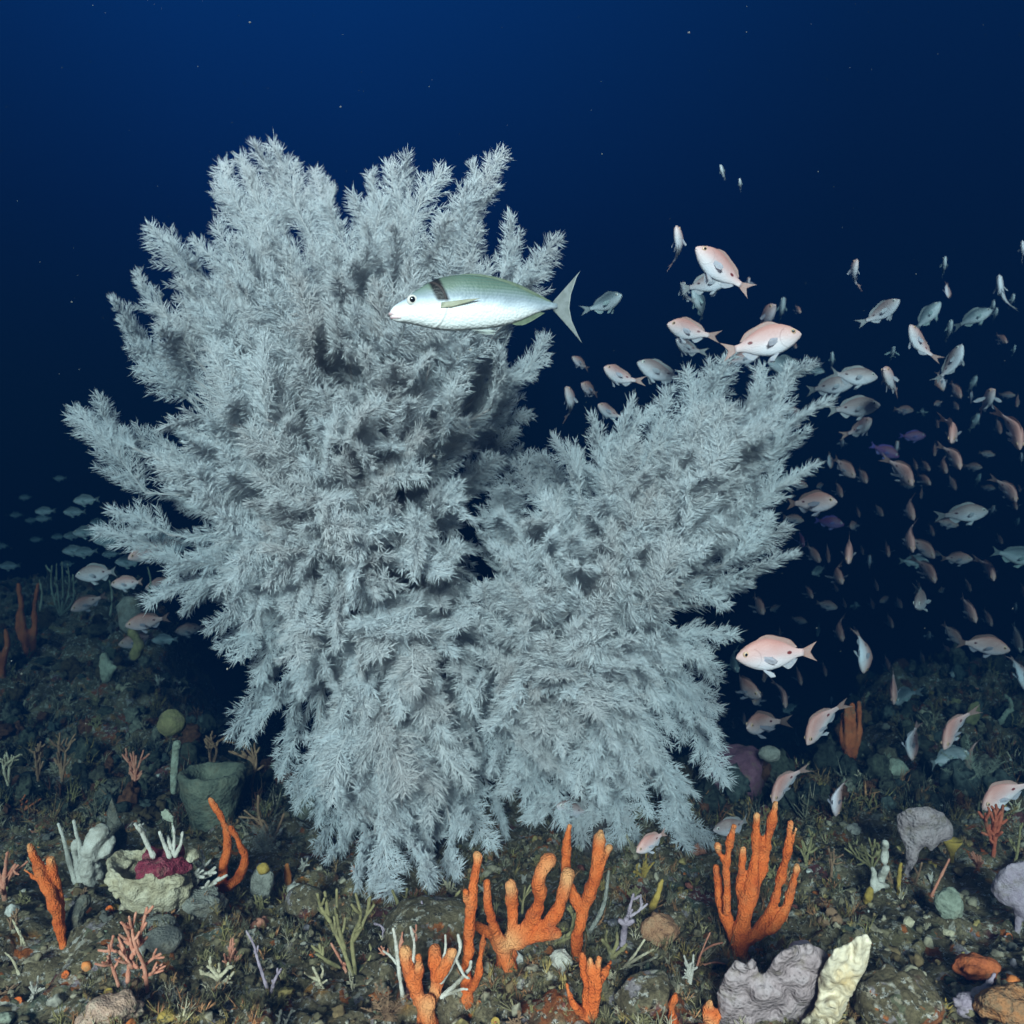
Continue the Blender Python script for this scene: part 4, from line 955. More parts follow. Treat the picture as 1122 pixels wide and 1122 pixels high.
finger_sponge('spiky_sponge', 'pink spiky shell-shaped sponge drawn out into a point, lower right', 'sponge', (1058, 1112), [([(1056, 1114), (1060, 1100), (1070, 1092), (1080, 1082), (1090, 1067)], [11, 11, 8, 4, 1.6]), ([(1052, 1104), (1046, 1096)], [5, 3]), ([(1064, 1112), (1072, 1106)], [5, 3])], M_LILAC, disp=.014, voxel=.003)
twigs('tan_bush', 'low tan bushy hydroid below the pale stalked ball', 'hydroid', (955, 952), [([(955, 955), (950, 940), (944, 925)], 1.8), ([(955, 952), (956, 935), (953, 922)], 1.8), ([(955, 950), (940, 940), (934, 934)], 1.6), ([(956, 952), (963, 938), (962, 926)], 1.6)], M_OLIVE, side=6, sidelen=11)
twigs('tan_bush', 'low tan bushy hydroid just right of the nine-fingered sponge', 'hydroid', (884, 955), [([(882, 958), (884, 940), (888, 925), (890, 912)], 2), ([(883, 945), (880, 930)], 1.8)], M_OLIVE, side=6, sidelen=10)
twigs('tan_bush', 'thin tan upright twig between the nine-fingered sponge and white lobed sponge', 'hydroid', (911, 965), [([(911, 967), (911, 945), (908, 930)], 1.8), ([(911, 950), (916, 938)], 1.4)], M_BROWN, side=4, sidelen=8)
twigs('tan_bush', 'tan branching twigs at the right edge above the lilac fan', 'hydroid', (1112, 945), [([(1112, 948), (1116, 925), (1118, 905)], 1.8), ([(1114, 935), (1108, 922)], 1.4)], M_OLIVE, side=4, sidelen=8)

# ---- mid and far reef
BG = 'sponges of the dim background reef'
B, d = base_of(233, 905, 2.75); k = d / F
root = empty('barrel_sponge', B, 'large grey-green barrel sponge with an open top behind the horn-armed orange sponge', 'sponge', BG)
V, f = lathe([(.5, -22), (16, -20), (20, 0), (26, 20), (32, 36), (35, 50), (36, 58), (32, 62), (26, 58), (20, 44), (10, 36), (.5, 34)], 48, .06, 2); mb = MB(); mb.add(V * k + P(233, 905, d), f)
organic(mb.build('barrel', M_GREEN, root, B), .006, .014)
finger_sponge('club_sponge', 'tall pale grey club standing left of the barrel sponge', 'sponge', (190, 866), [([(190, 868), (191, 845), (193, 825), (194, 815)], [3.6, 4.5, 5.5, 4.5])], M_PALEGREEN, d=2.8, voxel=.006, group=BG, disp=.003)
lump('ball_sponge', 'round yellow-topped ball sponge in the dim left reef above the pale club', 'sponge', 188, 792, 30, 30, M_MUSTARD, d=3.1, amp=.15, seed=3, group=BG)
finger_sponge('club_sponge', 'pale green lobed sponge in the middle of the dim left reef', 'sponge', (117, 742), [([(117, 745), (116, 730), (114, 718)], [6, 6.5, 4]), ([(118, 738), (125, 732)], [5, 4])], M_PALEGREEN, d=3.6, voxel=.008, group=BG)
finger_sponge('club_sponge', 'small pale green blob behind the fish at the dim left reef', 'sponge', (148, 716), [([(148, 718), (152, 706), (144, 692)], [7, 6, 5])], M_MUSTARD, d=3.7, voxel=.008, group=BG)
plate('fan_sponge', 'dark grey oval fan beside the little fish over the left reef', 'sponge', [(132, 690), (128, 665), (136, 654), (150, 654), (156, 668), (150, 688), (142, 694)], M_GREY, d=4.0, thick=5, voxel=.01, group=BG)
twigs('ghost_fan', 'pale green harp-like fan of upright wands at the left reef crest', 'coral', (66, 672), [([(66, 674), (60, 660), (56, 640), (57, 620)], 1.4), ([(66, 672), (64, 655), (62, 632), (62, 618)], 1.2), ([(67, 672), (69, 650), (68, 620)], 1.2), ([(67, 672), (74, 655), (76, 635), (74, 618)], 1.2), ([(67, 674), (80, 658), (80, 630)], 1.4)], M_PALEGREEN, d=4.9, side=4, sidelen=8)
for q, (x, y, h, lab) in enumerate([(121, 670, 34, 'thin green whip left of the dark oval fan'), (163, 650, 28, 'thin green whip right of the dark oval fan'), (44, 665, 30, 'thin pale whip beside the harp-like fan')]):
    twigs('sea_whip', lab, 'coral', (x, y), [([(x, y + 4), (x + 2, y - h * .5), (x - 1, y - h)], 1.4)], M_PALEGREEN, d=4.4, group=BG)
for q, (x, y, h, mt, lab) in enumerate([(9, 855, 30, M_CREAM, 'cream forked twig at the dim left edge below the rust-red sponge'), (68, 850, 46, M_BROWN, 'brown twiggy upright colony in the dim left reef'), (42, 850, 34, M_BROWN, 'tan feathered twig left of the brown twiggy colony'), (147, 862, 36, M_PINKORANGE, 'pinkish forked twig left of the pale grey club'),
                                   (232, 838, 34, M_BROWN, 'brown thin twigs growing behind the barrel sponge'), (275, 858, 44, M_BROWN, 'brown pointed twigs right of the barrel sponge'), (20, 905, 26, M_ORANGE_DIM, 'rusty short twigs above the leaning orange sponge')]):
    r = np.random.default_rng(q + 50)
    br = [([(x, y + 5), (x + r.normal(0, 3), y - h * .5), (x + r.normal(0, 8), y - h * r.uniform(.7, 1.1))], 1.7) for _ in range(4)]
    twigs('twig_coral', lab, 'coral', (x, y), br, mt, d=2.9 if y > 845 else 3.1, side=4, sidelen=10)
plate('leaf_sponge', 'mustard green leafy sponge on the dim right reef behind the plump pink fish', 'sponge', [(1058, 812), (1056, 790), (1062, 772), (1072, 768), (1074, 782), (1070, 800), (1076, 806), (1070, 812)], M_MUSTARD, d=3.9, thick=4, voxel=.008, group=BG)
plate('leaf_sponge', 'mustard green leaf higher on the dim right reef', 'sponge', [(1040, 770), (1042, 764), (1052, 766), (1062, 764), (1060, 776), (1048, 780)], M_MUSTARD, d=4.2, thick=4, voxel=.009, group=BG)
B, d = base_of(980, 875, 3.1)
lump('ball_sponge', 'pale green ball held on a thin stalk on the right reef', 'sponge', 981, 843, 28, 22, M_PALEGREEN, d=3.1, amp=.2, seed=2, group=BG, by=870)
twigs('thin_stalk', 'thin white stalk under the pale green ball', 'sponge', (973, 880), [([(973, 884), (973, 866), (975, 852)], 2.2)], M_WHITE, d=3.08)
lump('ball_sponge', 'small dim brown ball sponge under the dark plump fish', 'sponge', 843, 826, 24, 18, M_GREY, d=3.0, amp=.2, seed=6, group=BG, by=835)
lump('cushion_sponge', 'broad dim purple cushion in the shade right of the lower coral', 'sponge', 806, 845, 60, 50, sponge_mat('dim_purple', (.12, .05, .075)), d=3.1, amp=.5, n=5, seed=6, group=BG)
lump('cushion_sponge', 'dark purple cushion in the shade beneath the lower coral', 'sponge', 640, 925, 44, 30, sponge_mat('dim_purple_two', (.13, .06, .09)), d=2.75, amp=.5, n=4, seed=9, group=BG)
finger_sponge('yellow_sponge', 'olive grey upright lump peeping from under the lower coral', 'sponge', (700, 925), [([(700, 930), (702, 905), (700, 890)], [10, 9, 8])], M_MUSTARD, d=2.75, group=BG)
feather((1072, 872), 60, 14, 'pale grey bushy coral tuft on the right reef', M_PALEGREEN, 9, 3.0)
twigs('squiggle_coral', 'pale green squiggle-shaped colony high on the right reef', 'coral', (1098, 790), [([(1096, 792), (1102, 782), (1108, 775), (1106, 766)], 3.4)], M_PALEGREEN, d=3.9, side=4, sidelen=6)
twigs('tan_bush', 'grey green sprawling twigs left of the pale green ball', 'coral', (960, 855), [([(965, 856), (955, 840), (946, 830)], 1.8), ([(962, 850), (968, 836), (976, 828)], 1.8), ([(960, 852), (950, 850), (942, 846)], 1.6)], M_GREEN, d=3.2, side=5, sidelen=10)

# a loose fringe of many small growths along the reef, each its own colony
FR = 'small colonies dotted over the reef'
LABK = {}
r = np.random.default_rng(77)
FMATS = [(M_WHITE, 'whitish'), (M_OLIVE, 'olive'), (M_PINKORANGE, 'salmon'), (M_CREAM, 'cream'), (M_GREY, 'grey'), (M_BROWN, 'brown'), (M_ORANGE, 'orange'), (M_YELLOW, 'ochre')]
protos = []
for q, (mt, nm) in enumerate(FMATS):
    for kind in (0, 1):
        mb = MB()
        if kind == 0:
            for b_ in range(7):
                dv = unit(np.array([r.normal(0, .5), r.normal(0, .5), 1])); L_ = r.uniform(.5, 1)
                c = spline([[0, 0, -.05], dv * L_ * .5 + r.normal(0, .04, 3), dv * L_ + r.normal(0, .08, 3)], 5)
                mb.add(*tube(c, np.array([.075, .055, .045]), 7, .08, r))
                for s_ in range(3):
                    a = c[r.integers(3, 9)]; e = a + unit(dv + r.normal(0, .7, 3)) * .28
                    mb.add(*tube([a, (a + e) / 2 + [0, 0, .02], e], [.045, .04, .03], 6))
        else:
            for b_ in range(6):
                blob(mb, np.array([r.normal(0, .3), r.normal(0, .3), .18 + .1 * r.random()]), np.array([.3, .3, .26]) * r.uniform(.6, 1.2), q + b_ * 3.3, .6, ICO2)
        o = mb.build('tiny_colony' if kind == 0 else 'tiny_sponge', mt)
        protos.append((o, nm, kind))
used = set(); cnt = 0
spots = []
while cnt < 290:
    yy = 1.3 * (5.0 / 1.3) ** r.random(); xx = (r.random() * 2 - 1) * yy * .66
    if any((xx - a) ** 2 + (yy - b_) ** 2 < .0018 * yy * yy for a, b_ in spots): continue
    spots.append((xx, yy))
    pi_ = int(r.choice(16, p=np.array([1.2, .8, 2.2, .6, 1.2, .6, 1.5, 1, 1.2, 2.6, 1.6, .8, .25, .7, .4, .7]) / 17.35)); o, nm, kind = protos[pi_]
    if pi_ in used: o = o.copy(); COL.objects.link(o)
    used.add(pi_)
    s = (r.uniform(.022, .05) if kind == 0 else r.uniform(.018, .042)) * (1 + .35 * max(0, yy - 2))
    if nm == 'orange': s *= .5
    o.location = (xx, yy, float(G(xx, yy)) - s * .05); o.scale = (s, s, s * r.uniform(.8, 1.3)); o.rotation_euler = (r.normal(0, .2), r.normal(0, .2), r.uniform(0, 6.28))
    tag(o, f"small {nm} {'twiggy tuft' if kind == 0 else 'knobbly sponge'}, one of many dotted over the rubble", 'small coral' if kind == 0 else 'small sponge', f"{nm} {'tufts' if kind == 0 else 'knobs'} dotted over the reef")
    cnt += 1
for k_, (o, a, b_) in enumerate(protos):
    if k_ not in used: bpy.data.objects.remove(o)

# pale finger tips: the sponge skin is lighter where it grows
bpy.context.view_layer.update()
dg = bpy.context.evaluated_depsgraph_get()
for o, tp, tr_ in TIPS:
    me = bpy.data.meshes.new_from_object(o.evaluated_get(dg))
    o.modifiers.clear(); o.data = me; me.name = 'body'
    n = len(me.vertices); co = np.empty(n * 3, np.float32); me.vertices.foreach_get('co', co); co = co.reshape(-1, 3)
    dd = np.full(n, 9.0)
    for t_, r_ in zip(tp, tr_):
        e_ = co - t_; e_[:, 1] *= .35
        dd = np.minimum(dd, np.linalg.norm(e_, axis=1) / (r_ * 1.5 + .001))
    w = .75 * np.exp(-dd ** 2)
    a = me.color_attributes.new('tint', 'FLOAT_COLOR', 'POINT'); c = np.ones((n, 4), np.float32); c[:, :3] = w[:, None]
    a.data.foreach_set('color', c.ravel())

# ------------------------------------------------------------------ fish
def fish_body_mat(name, stops, spot=None, lines=0, spec=.5, warm=None, band=None, rough=.38):
    """colour runs from belly to back over the fish's own height; stops = [(z, colour)]"""
    m, nt, b = mat_new(name); N = nt.nodes; L = nt.links
    t = N.new('ShaderNodeTexCoord'); s = N.new('ShaderNodeSeparateXYZ'); 
    at = N.new('ShaderNodeAttribute'); at.attribute_name = 'rest'; L.new(at.outputs['Vector'], s.inputs[0])
    nz = N.new('ShaderNodeTexNoise'); nz.inputs['Scale'].default_value = 9; L.new(at.outputs['Vector'], nz.inputs['Vector'])
    def M(op, a, b_=None, c=None, clamp=False):
        n = N.new('ShaderNodeMath'); n.operation = op; n.use_clamp = clamp
        for i, v in enumerate((a, b_, c)):
            if v is None: continue
            if isinstance(v, (int, float)): n.inputs[i].default_value = v
            else: L.new(v, n.inputs[i])
        return n.outputs[0]
    z = M('ADD', s.outputs[2], M('MULTIPLY', M('SUBTRACT', nz.outputs[0], .5), .05))
    zz = M('ADD', M('MULTIPLY', z, 2.2), .5, clamp=True)
    r = _ramp(nt, [(p * 2.2 + .5, c) for p, c in stops]); L.new(zz, r.inputs[0]); cur = r.outputs[0]
    def over(fac, col):
        nonlocal cur
        mx = N.new('ShaderNodeMix'); mx.data_type = 'RGBA'; L.new(fac, mx.inputs[0]); L.new(cur, mx.inputs[6]); mx.inputs[7].default_value = (*col, 1); cur = mx.outputs[2]
    if warm:   # (colour, strength): face and back tinge
        over(M('MULTIPLY', M('MULTIPLY', M('ADD', s.outputs[0], -.22, None), 3.5, clamp=True), warm[1], clamp=True), warm[0])
    if spot:   # (x, z, rx, rz, colour)
        dx = M('DIVIDE', M('SUBTRACT', s.outputs[0], spot[0]), spot[2]); dz = M('DIVIDE', M('SUBTRACT', s.outputs[2], spot[1]), spot[3])
        dd = M('ADD', M('MULTIPLY', dx, dx), M('MULTIPLY', dz, dz))
        over(M('SUBTRACT', 1.7, M('MULTIPLY', dd, 1.4), clamp=True), spot[4])
    if band:   # dark saddle from the nape down behind the head
        x = M('SUBTRACT', s.outputs[0], M('MULTIPLY', s.outputs[2], .42))
        dx = M('DIVIDE', M('SUBTRACT', x, band[0]), band[1]); e = M('SUBTRACT', 1.5, M('MULTIPLY', M('MULTIPLY', dx, dx), 1.2), clamp=True)
        e = M('MULTIPLY', e, M('MULTIPLY', M('SUBTRACT', s.outputs[2], band[2]), 60, clamp=True)); over(e, band[3])
    if lines:
        w = M('SINE', M('MULTIPLY', s.outputs[2], 360)); w = M('MULTIPLY', M('ADD', w, 1), M('MULTIPLY', M('SUBTRACT', s.outputs[2], .015), 6, clamp=True)); w = M('MULTIPLY', w, M('MULTIPLY', M('SUBTRACT', .22, s.outputs[0]), 8, clamp=True))
        over(M('MULTIPLY', w, .8, clamp=True), (.09, .15, .12))
    # gill cover edge
    gx = M('SUBTRACT', s.outputs[0], .315); gz = M('SUBTRACT', s.outputs[2], -.01)
    gr = M('SQRT', M('ADD', M('MULTIPLY', gx, gx), M('MULTIPLY', M('MULTIPLY', gz, gz), .65)))
    ge = M('SUBTRACT', 1, M('MULTIPLY', M('ABSOLUTE', M('SUBTRACT', gr, .095)), 130), clamp=True)
    ge = M('MULTIPLY', ge, M('LESS_THAN', s.outputs[0], .30)); over(M('MULTIPLY', ge, .25), (.18, .12, .11))
    L.new(cur, b.inputs['Base Color'])
    v = N.new('ShaderNodeTexVoronoi'); v.inputs['Scale'].default_value = 75; L.new(at.outputs['Vector'], v.inputs['Vector'])
    bp = N.new('ShaderNodeBump'); bp.inputs['Strength'].default_value = .28; bp.inputs['Distance'].default_value = .004
    L.new(M('ADD', v.outputs['Distance'], M('MULTIPLY', ge, -1.5)), bp.inputs['Height']); L.new(bp.outputs[0], b.inputs['Normal'])
    b.inputs['Roughness'].default_value = rough; b.inputs['Specular IOR Level'].default_value = spec
    return m

def fin_mat(name, c, c2, alpha=.25):
    m, nt, b = mat_new(name); N = nt.nodes; L = nt.links
    at = N.new('ShaderNodeAttribute'); at.attribute_name = 'rest'
    w = N.new('ShaderNodeTexNoise'); w.inputs['Scale'].default_value = 30; L.new(at.outputs['Vector'], w.inputs['Vector'])
    r = _ramp(nt, [(.35, c), (.65, c2)]); L.new(w.outputs[0], r.inputs[0]); L.new(r.outputs[0], b.inputs['Base Color'])
    b.inputs['Roughness'].default_value = .5
    tl = N.new('ShaderNodeBsdfTranslucent'); L.new(r.outputs[0], tl.inputs[0]); tp = N.new('ShaderNodeBsdfTransparent')
    a = N.new('ShaderNodeMixShader'); a.inputs[0].default_value = .4; L.new(b.outputs[0], a.inputs[1]); L.new(tl.outputs[0], a.inputs[2])
    c_ = N.new('ShaderNodeMixShader'); c_.inputs[0].default_value = alpha; L.new(a.outputs[0], c_.inputs[1]); L.new(tp.outputs[0], c_.inputs[2])
    L.new(c_.outputs[0], N['Material Output'].inputs['Surface'])
    return m
def flat_mat(name, c, rough=.3, spec=.5, metal=0):
    m, nt, b = mat_new(name); b.inputs['Base Color'].default_value = (*c, 1); b.inputs['Roughness'].default_value = rough; b.inputs['Specular IOR Level'].default_value = spec; b.inputs['Metallic'].default_value = metal
    n = nt.nodes.new('ShaderNodeTexNoise'); n.inputs['Scale'].default_value = 40; t = nt.nodes.new('ShaderNodeTexCoord'); nt.links.new(t.outputs['Object'], n.inputs['Vector'])
    r = _ramp(nt, [(.3, tuple(v * .8 for v in c)), (.7, c)]); nt.links.new(n.outputs[0], r.inputs[0]); nt.links.new(r.outputs[0], b.inputs['Base Color'])
    return m

SP = (.135, .035)   # where the dark side spot sits is set per kind
PEACH = (.74, .36, .27)
FM = {
 'pink': (fish_body_mat('pink_fish_skin', [(-.16, (.86, .84, .92)), (-.06, (.84, .72, .76)), (.03, (.74, .48, .47)), (.15, (.62, .29, .25))], spot=(-.14, .025, .034, .022, (.20, .03, .03)), warm=((.75, .38, .28), .30)), fin_mat('pink_fin', (.70, .42, .36), (.74, .52, .48)), fin_mat('white_fin', (.75, .72, .76), (.6, .6, .7))),
 'pale': (fish_body_mat('pale_fish_skin', [(-.15, (.70, .70, .78)), (-.04, (.52, .48, .52)), (.05, (.36, .28, .28)), (.15, (.24, .16, .15))], spot=(-.14, .025, .034, .022, (.10, .04, .04))), fin_mat('pale_fin', (.50, .48, .48), (.40, .40, .42)), fin_mat('pale_fin_white', (.7, .7, .74), (.55, .56, .62))),
 'silver': (fish_body_mat('water_tinted_fish_skin', [(-.12, (.50, .54, .58)), (-.02, (.40, .44, .48)), (.05, (.18, .22, .24)), (.14, (.09, .11, .12))]), fin_mat('water_tinted_fin', (.22, .26, .28), (.30, .34, .36)), fin_mat('water_tinted_fin_pale', (.5, .6, .62), (.4, .5, .5))),  # same perch as the pink ones, with the water's blue-green tint painted in
 'purple': (fish_body_mat('violet_fish_skin', [(-.12, (.24, .16, .36)), (0, (.20, .07, .20)), (.14, (.20, .05, .09))]), fin_mat('violet_fin', (.20, .12, .55), (.26, .2, .6)), fin_mat('violet_fin_pale', (.3, .25, .65), (.3, .3, .6))),
 'dim': (fish_body_mat('rusty_fish_skin', [(-.14, (.72, .64, .72)), (-.03, (.58, .42, .42)), (.14, (.38, .17, .14))], spot=(-.14, .025, .034, .022, (.10, .02, .02))), fin_mat('rusty_fin', (.30, .17, .14), (.34, .22, .2)), fin_mat('rusty_fin_pale', (.45, .42, .5), (.4, .4, .48))),
}
M_EYE = flat_mat('eye_silver', (.75, .70, .66), .25); M_PUPIL = flat_mat('pupil_black', (.008, .008, .008), .08, .8); M_LIP = flat_mat('fish_lip', (.70, .50, .52), .4)
M_EYER = flat_mat('eye_orange', (.72, .45, .30), .25)

def body_geo(st, bend=0, n=28):
    """st: rows of (s, top, bottom, halfwidth) from the nose"""
    st = np.array(st, float)
    ss = np.concatenate([np.linspace(0, .12, 9) ** 1.0, np.linspace(.15, st[-1, 0], 26)])
    from_ = lambda c: np.interp(ss, st[:, 0], st[:, c])
    def smooth(v):
        w = v.copy()
        for _ in range(2): w[2:-1] = (w[1:-2] + 2 * w[2:-1] + w[3:]) / 4
        return w
    top, bot, hw = smooth(from_(1)), smooth(from_(2)), smooth(from_(3))
    a = np.linspace(0, 2 * np.pi, n, endpoint=False)
    c, s = np.cos(a), np.sin(a)
    cx = np.sign(c) * np.abs(c) ** .92; cz = np.sign(s) * np.abs(s) ** 1.05
    mid = (top + bot) / 2; hh = (top - bot) / 2
    V = np.stack([np.repeat(.5 - ss[:, None], n, 1), hw[:, None] * cx, mid[:, None] + hh[:, None] * cz], -1).reshape(-1, 3)
    m = len(ss); i = np.arange(m - 1)[:, None] * n; j = np.arange(n)[None]; k = (j + 1) % n
    q = np.stack([i + j, i + k, i + n + k, i + n + j], -1).reshape(-1, 4)
    V = np.vstack([V, [[.5 - ss[0] + .003, 0, mid[0]]], [[.5 - ss[-1], 0, mid[-1]]]]); jj = np.arange(n); kk = (jj + 1) % n
    t = np.vstack([np.stack([np.full(n, m * n), kk, jj], -1), np.stack([np.full(n, m * n + 1), (m - 1) * n + jj, (m - 1) * n + kk], -1)])
    return V, [q, t], (ss, top, bot, hw)

def fin_geo(root_pts, tip_pts, nr=18, nc=6, th=.004, ripple=.0022):
    """a rayed fin between a root line and a tip line"""
    f = lambda p, t: np.stack([np.interp(t, np.linspace(0, 1, len(p)), np.array(p, float)[:, c]) for c in range(3)], -1)
    t = np.linspace(0, 1, nr); A = f(root_pts, t); B_ = f(tip_pts, t)
    u = np.linspace(0, 1, nc)[None, :, None]
    G_ = A[:, None] * (1 - u) + B_[:, None] * u
    nrm = unit(np.cross(G_[-1, 0] - G_[0, 0] + [1e-6, 0, 0], B_.mean(0) - A.mean(0)))
    w = (th * (1 - .8 * u) * np.ones((nr, nc, 1)) + ripple * (np.arange(nr) % 2)[:, None, None] * (1 - .5 * u))
    V = np.concatenate([(G_ + nrm * w / 2).reshape(-1, 3), (G_ - nrm * w / 2).reshape(-1, 3)])
    i = np.arange(nr - 1)[:, None] * nc + np.arange(nc - 1)[None]
    q = np.stack([i, i + 1, i + nc + 1, i + nc], -1).reshape(-1, 4); q2 = q[:, ::-1] + nr * nc
    e = []
    per = [(r_, 0) for r_ in range(nr)] + [(nr - 1, c) for c in range(1, nc)] + [(r_, nc - 1) for r_ in range(nr - 2, -1, -1)] + [(0, c) for c in range(nc - 2, 0, -1)]
    ids = [r_ * nc + c for r_, c in per]
    for a, b_ in zip(ids, ids[1:] + ids[:1]): e.append((a, a + nr * nc, b_ + nr * nc, b_))
    return V, [np.vstack([q, q2, np.array(e)])]

def ell(c, s):
    v, f = ICO3; return v * np.array(s) + np.array(c), [f]

def perch_parts(spread=0, slim=1.0):
    st = [(0, .004, -.012, .004), (.012, .026, -.030, .016), (.04, .052, -.050, .030), (.08, .082, -.076, .044), (.14, .122, -.108, .058), (.22, .158, -.140, .068), (.32, .178, -.160, .071), (.42, .176, -.162, .068), (.52, .150, -.142, .058), (.62, .112, -.108, .042), (.70, .074, -.072, .028), (.76, .048, -.048, .018), (.81, .042, -.042, .013), (.83, .043, -.043, .010)]
    st = [(a, b_ * (1.16 if a < .7 else 1.05), c * (1.16 if a < .7 else 1.05), d_ * 1.25) for a, b_, c, d_ in st]
    V, f, (ss, top, bot, hw) = body_geo(st)
    P_ = [('body', V, f, 0)]
    P_.append(('tail_fin', *fin_geo([(-.315, 0, .04), (-.325, 0, 0), (-.315, 0, -.04)], [(-.50, 0, .125), (-.455, 0, .07), (-.415, 0, 0), (-.455, 0, -.07), (-.50, 0, -.125)], 22), 1))
    tz = lambda s: float(np.interp(s, ss, top)) - .006; bz = lambda s: float(np.interp(s, ss, bot)) + .006
    sd_ = np.linspace(.20, .72, 8); 
    P_.append(('dorsal_fin', *fin_geo([(.5 - s, 0, tz(s)) for s in sd_], [(.5 - s - .035, 0, tz(s) + h) for s, h in zip(sd_, [.015, .045, .055, .05, .045, .055, .06, .01])], 26), 1))
    sa_ = np.linspace(.56, .72, 5)
    P_.append(('anal_fin', *fin_geo([(.5 - s, 0, bz(s)) for s in sa_], [(.5 - s - .04, 0, bz(s) - h) for s, h in zip(sa_, [.03, .07, .07, .05, .01])], 14), 2))
    for sg in (1, -1):
        P_.append(('pelvic_fin', *fin_geo([(.20, .02 * sg, -.160), (.17, .022 * sg, -.170)], [(.10, .06 * sg, -.265), (.04, (.07 + .06 * spread) * sg, -.255), (.06, .05 * sg, -.21)], 10), 2))
        o_ = .10 + .16 * spread
        P_.append(('pectoral_fin', *fin_geo([(.205, .078 * sg, .01), (.19, .080 * sg, -.04)], [(.10 + .03 * spread, (.066 + o_ * .6) * sg, .015), (.05, (.066 + o_) * sg, -.03), (.06, (.06 + o_ * .8) * sg, -.075), (.12, (.065 + o_ * .4) * sg, -.075)], 14), 2))
        P_.append(('eye', *ell((.5 - .105, .0535 * sg, .046), (.038, .0165, .038)), 3))
        P_.append(('pupil', *ell((.5 - .104, .0655 * sg, .046), (.0190, .0085, .0190)), 4))
    c = np.array([[.497 - .05 * t * t, .034 * math.sin(t * 1.5), -.018 - .016 * abs(t)] for t in np.linspace(-1, 1, 13)])
    c[:, 1] = np.sign(np.linspace(-1, 1, 13)) * np.abs(np.linspace(-1, 1, 13)) * .030
    P_.append(('mouth', *tube(c, [.003, .005, .003], 6), 5))
    return P_

def bendV(V, k):
    V = V.copy(); t = np.clip(.15 - V[:, 0], 0, None); V[:, 1] += k * t * t * 1.6
    return V

def make_fish(name, label, parts, mats, group=None):
    root = empty(name, (0, 0, 0), label, 'fish', group)
    for k_, (pn, V, f, mi, R0) in enumerate(parts):
        o = mk(pn, V, f, mats[mi])
        a = o.data.attributes.new('rest', 'FLOAT_VECTOR', 'POINT'); a.data.foreach_set('vector', R0.astype(np.float32).ravel())
        o['_i'] = k_
        if pn == 'pupil': o.parent = last_eye
        else: o.parent = root
        if pn == 'eye': last_eye = o
    return root

def fish_mats(kind): b_, f1, f2 = FM[kind]; return [b_, f1, f2, M_EYER if kind in ('pink', 'dim') else M_EYE, M_PUPIL, M_PUPIL]
PROTO = {}
def proto(kind, spread, bend):
    key = (kind, spread, bend)
    if key not in PROTO:
        parts = []
        for pn, V, f, mi in perch_parts(spread):
            parts.append((pn, bendV(V, bend), f, mi, V))
        PROTO[key] = [make_fish('perch', 'proto', parts, fish_mats(kind)), False, parts]
    e = PROTO[key]
    if not e[1]: e[1] = True; return e[0]
    r0 = e[0]; root = r0.copy(); COL.objects.link(root)
    for ch in list(r0.children):
        c = ch.copy(); COL.objects.link(c); c.parent = root
        for g in ch.children:
            d_ = g.copy(); COL.objects.link(d_); d_.parent = c
    return root
JOIN = {}
def joined(kind, spread, bend):
    key = (kind, spread, bend)
    if key not in JOIN:
        Vs, Fs, R0, mi_, n = [], [], [], [], 0
        q4, t3, m4, m3 = [], [], [], []
        for pn, V, f, mi in perch_parts(spread):
            Vs.append(bendV(V, bend)); R0.append(V)
            for a in f:
                a = np.asarray(a) + n
                if a.shape[1] == 4: q4.append(a); m4 += [mi] * len(a)
                else: t3.append(a); m3 += [mi] * len(a)
            n += len(V)
        o = mk('perch', np.vstack(Vs), [np.vstack(q4), np.vstack(t3)], fish_mats(kind), matidx=m4 + m3)
        a = o.data.attributes.new('rest', 'FLOAT_VECTOR', 'POINT'); a.data.foreach_set('vector', np.vstack(R0).astype(np.float32).ravel())
        JOIN[key] = o; return o
    o = JOIN[key].copy(); COL.objects.link(o); return o

def pose(o, px, py, d, L_, ang, toward, roll=0):
    a, t = R(ang), R(toward)
    X_ = Vector((math.cos(t) * math.cos(a), -math.sin(t), math.cos(t) * math.sin(a)))
    up = Vector((0, 0, 1))
    if abs(X_.dot(up)) > .93: up = Vector((.5 if math.cos(a) < 0 else -.5, .35, .5)).normalized()
    Yv = up.cross(X_).normalized(); Zv = X_.cross(Yv)
    M_ = Matrix((X_, Yv, Zv)).transposed() @ Matrix.Rotation(R(roll), 3, 'X')
    o.rotation_euler = M_.to_euler(); o.scale = (L_, L_, L_); o.location = Vector(P(px, py, d).tolist())

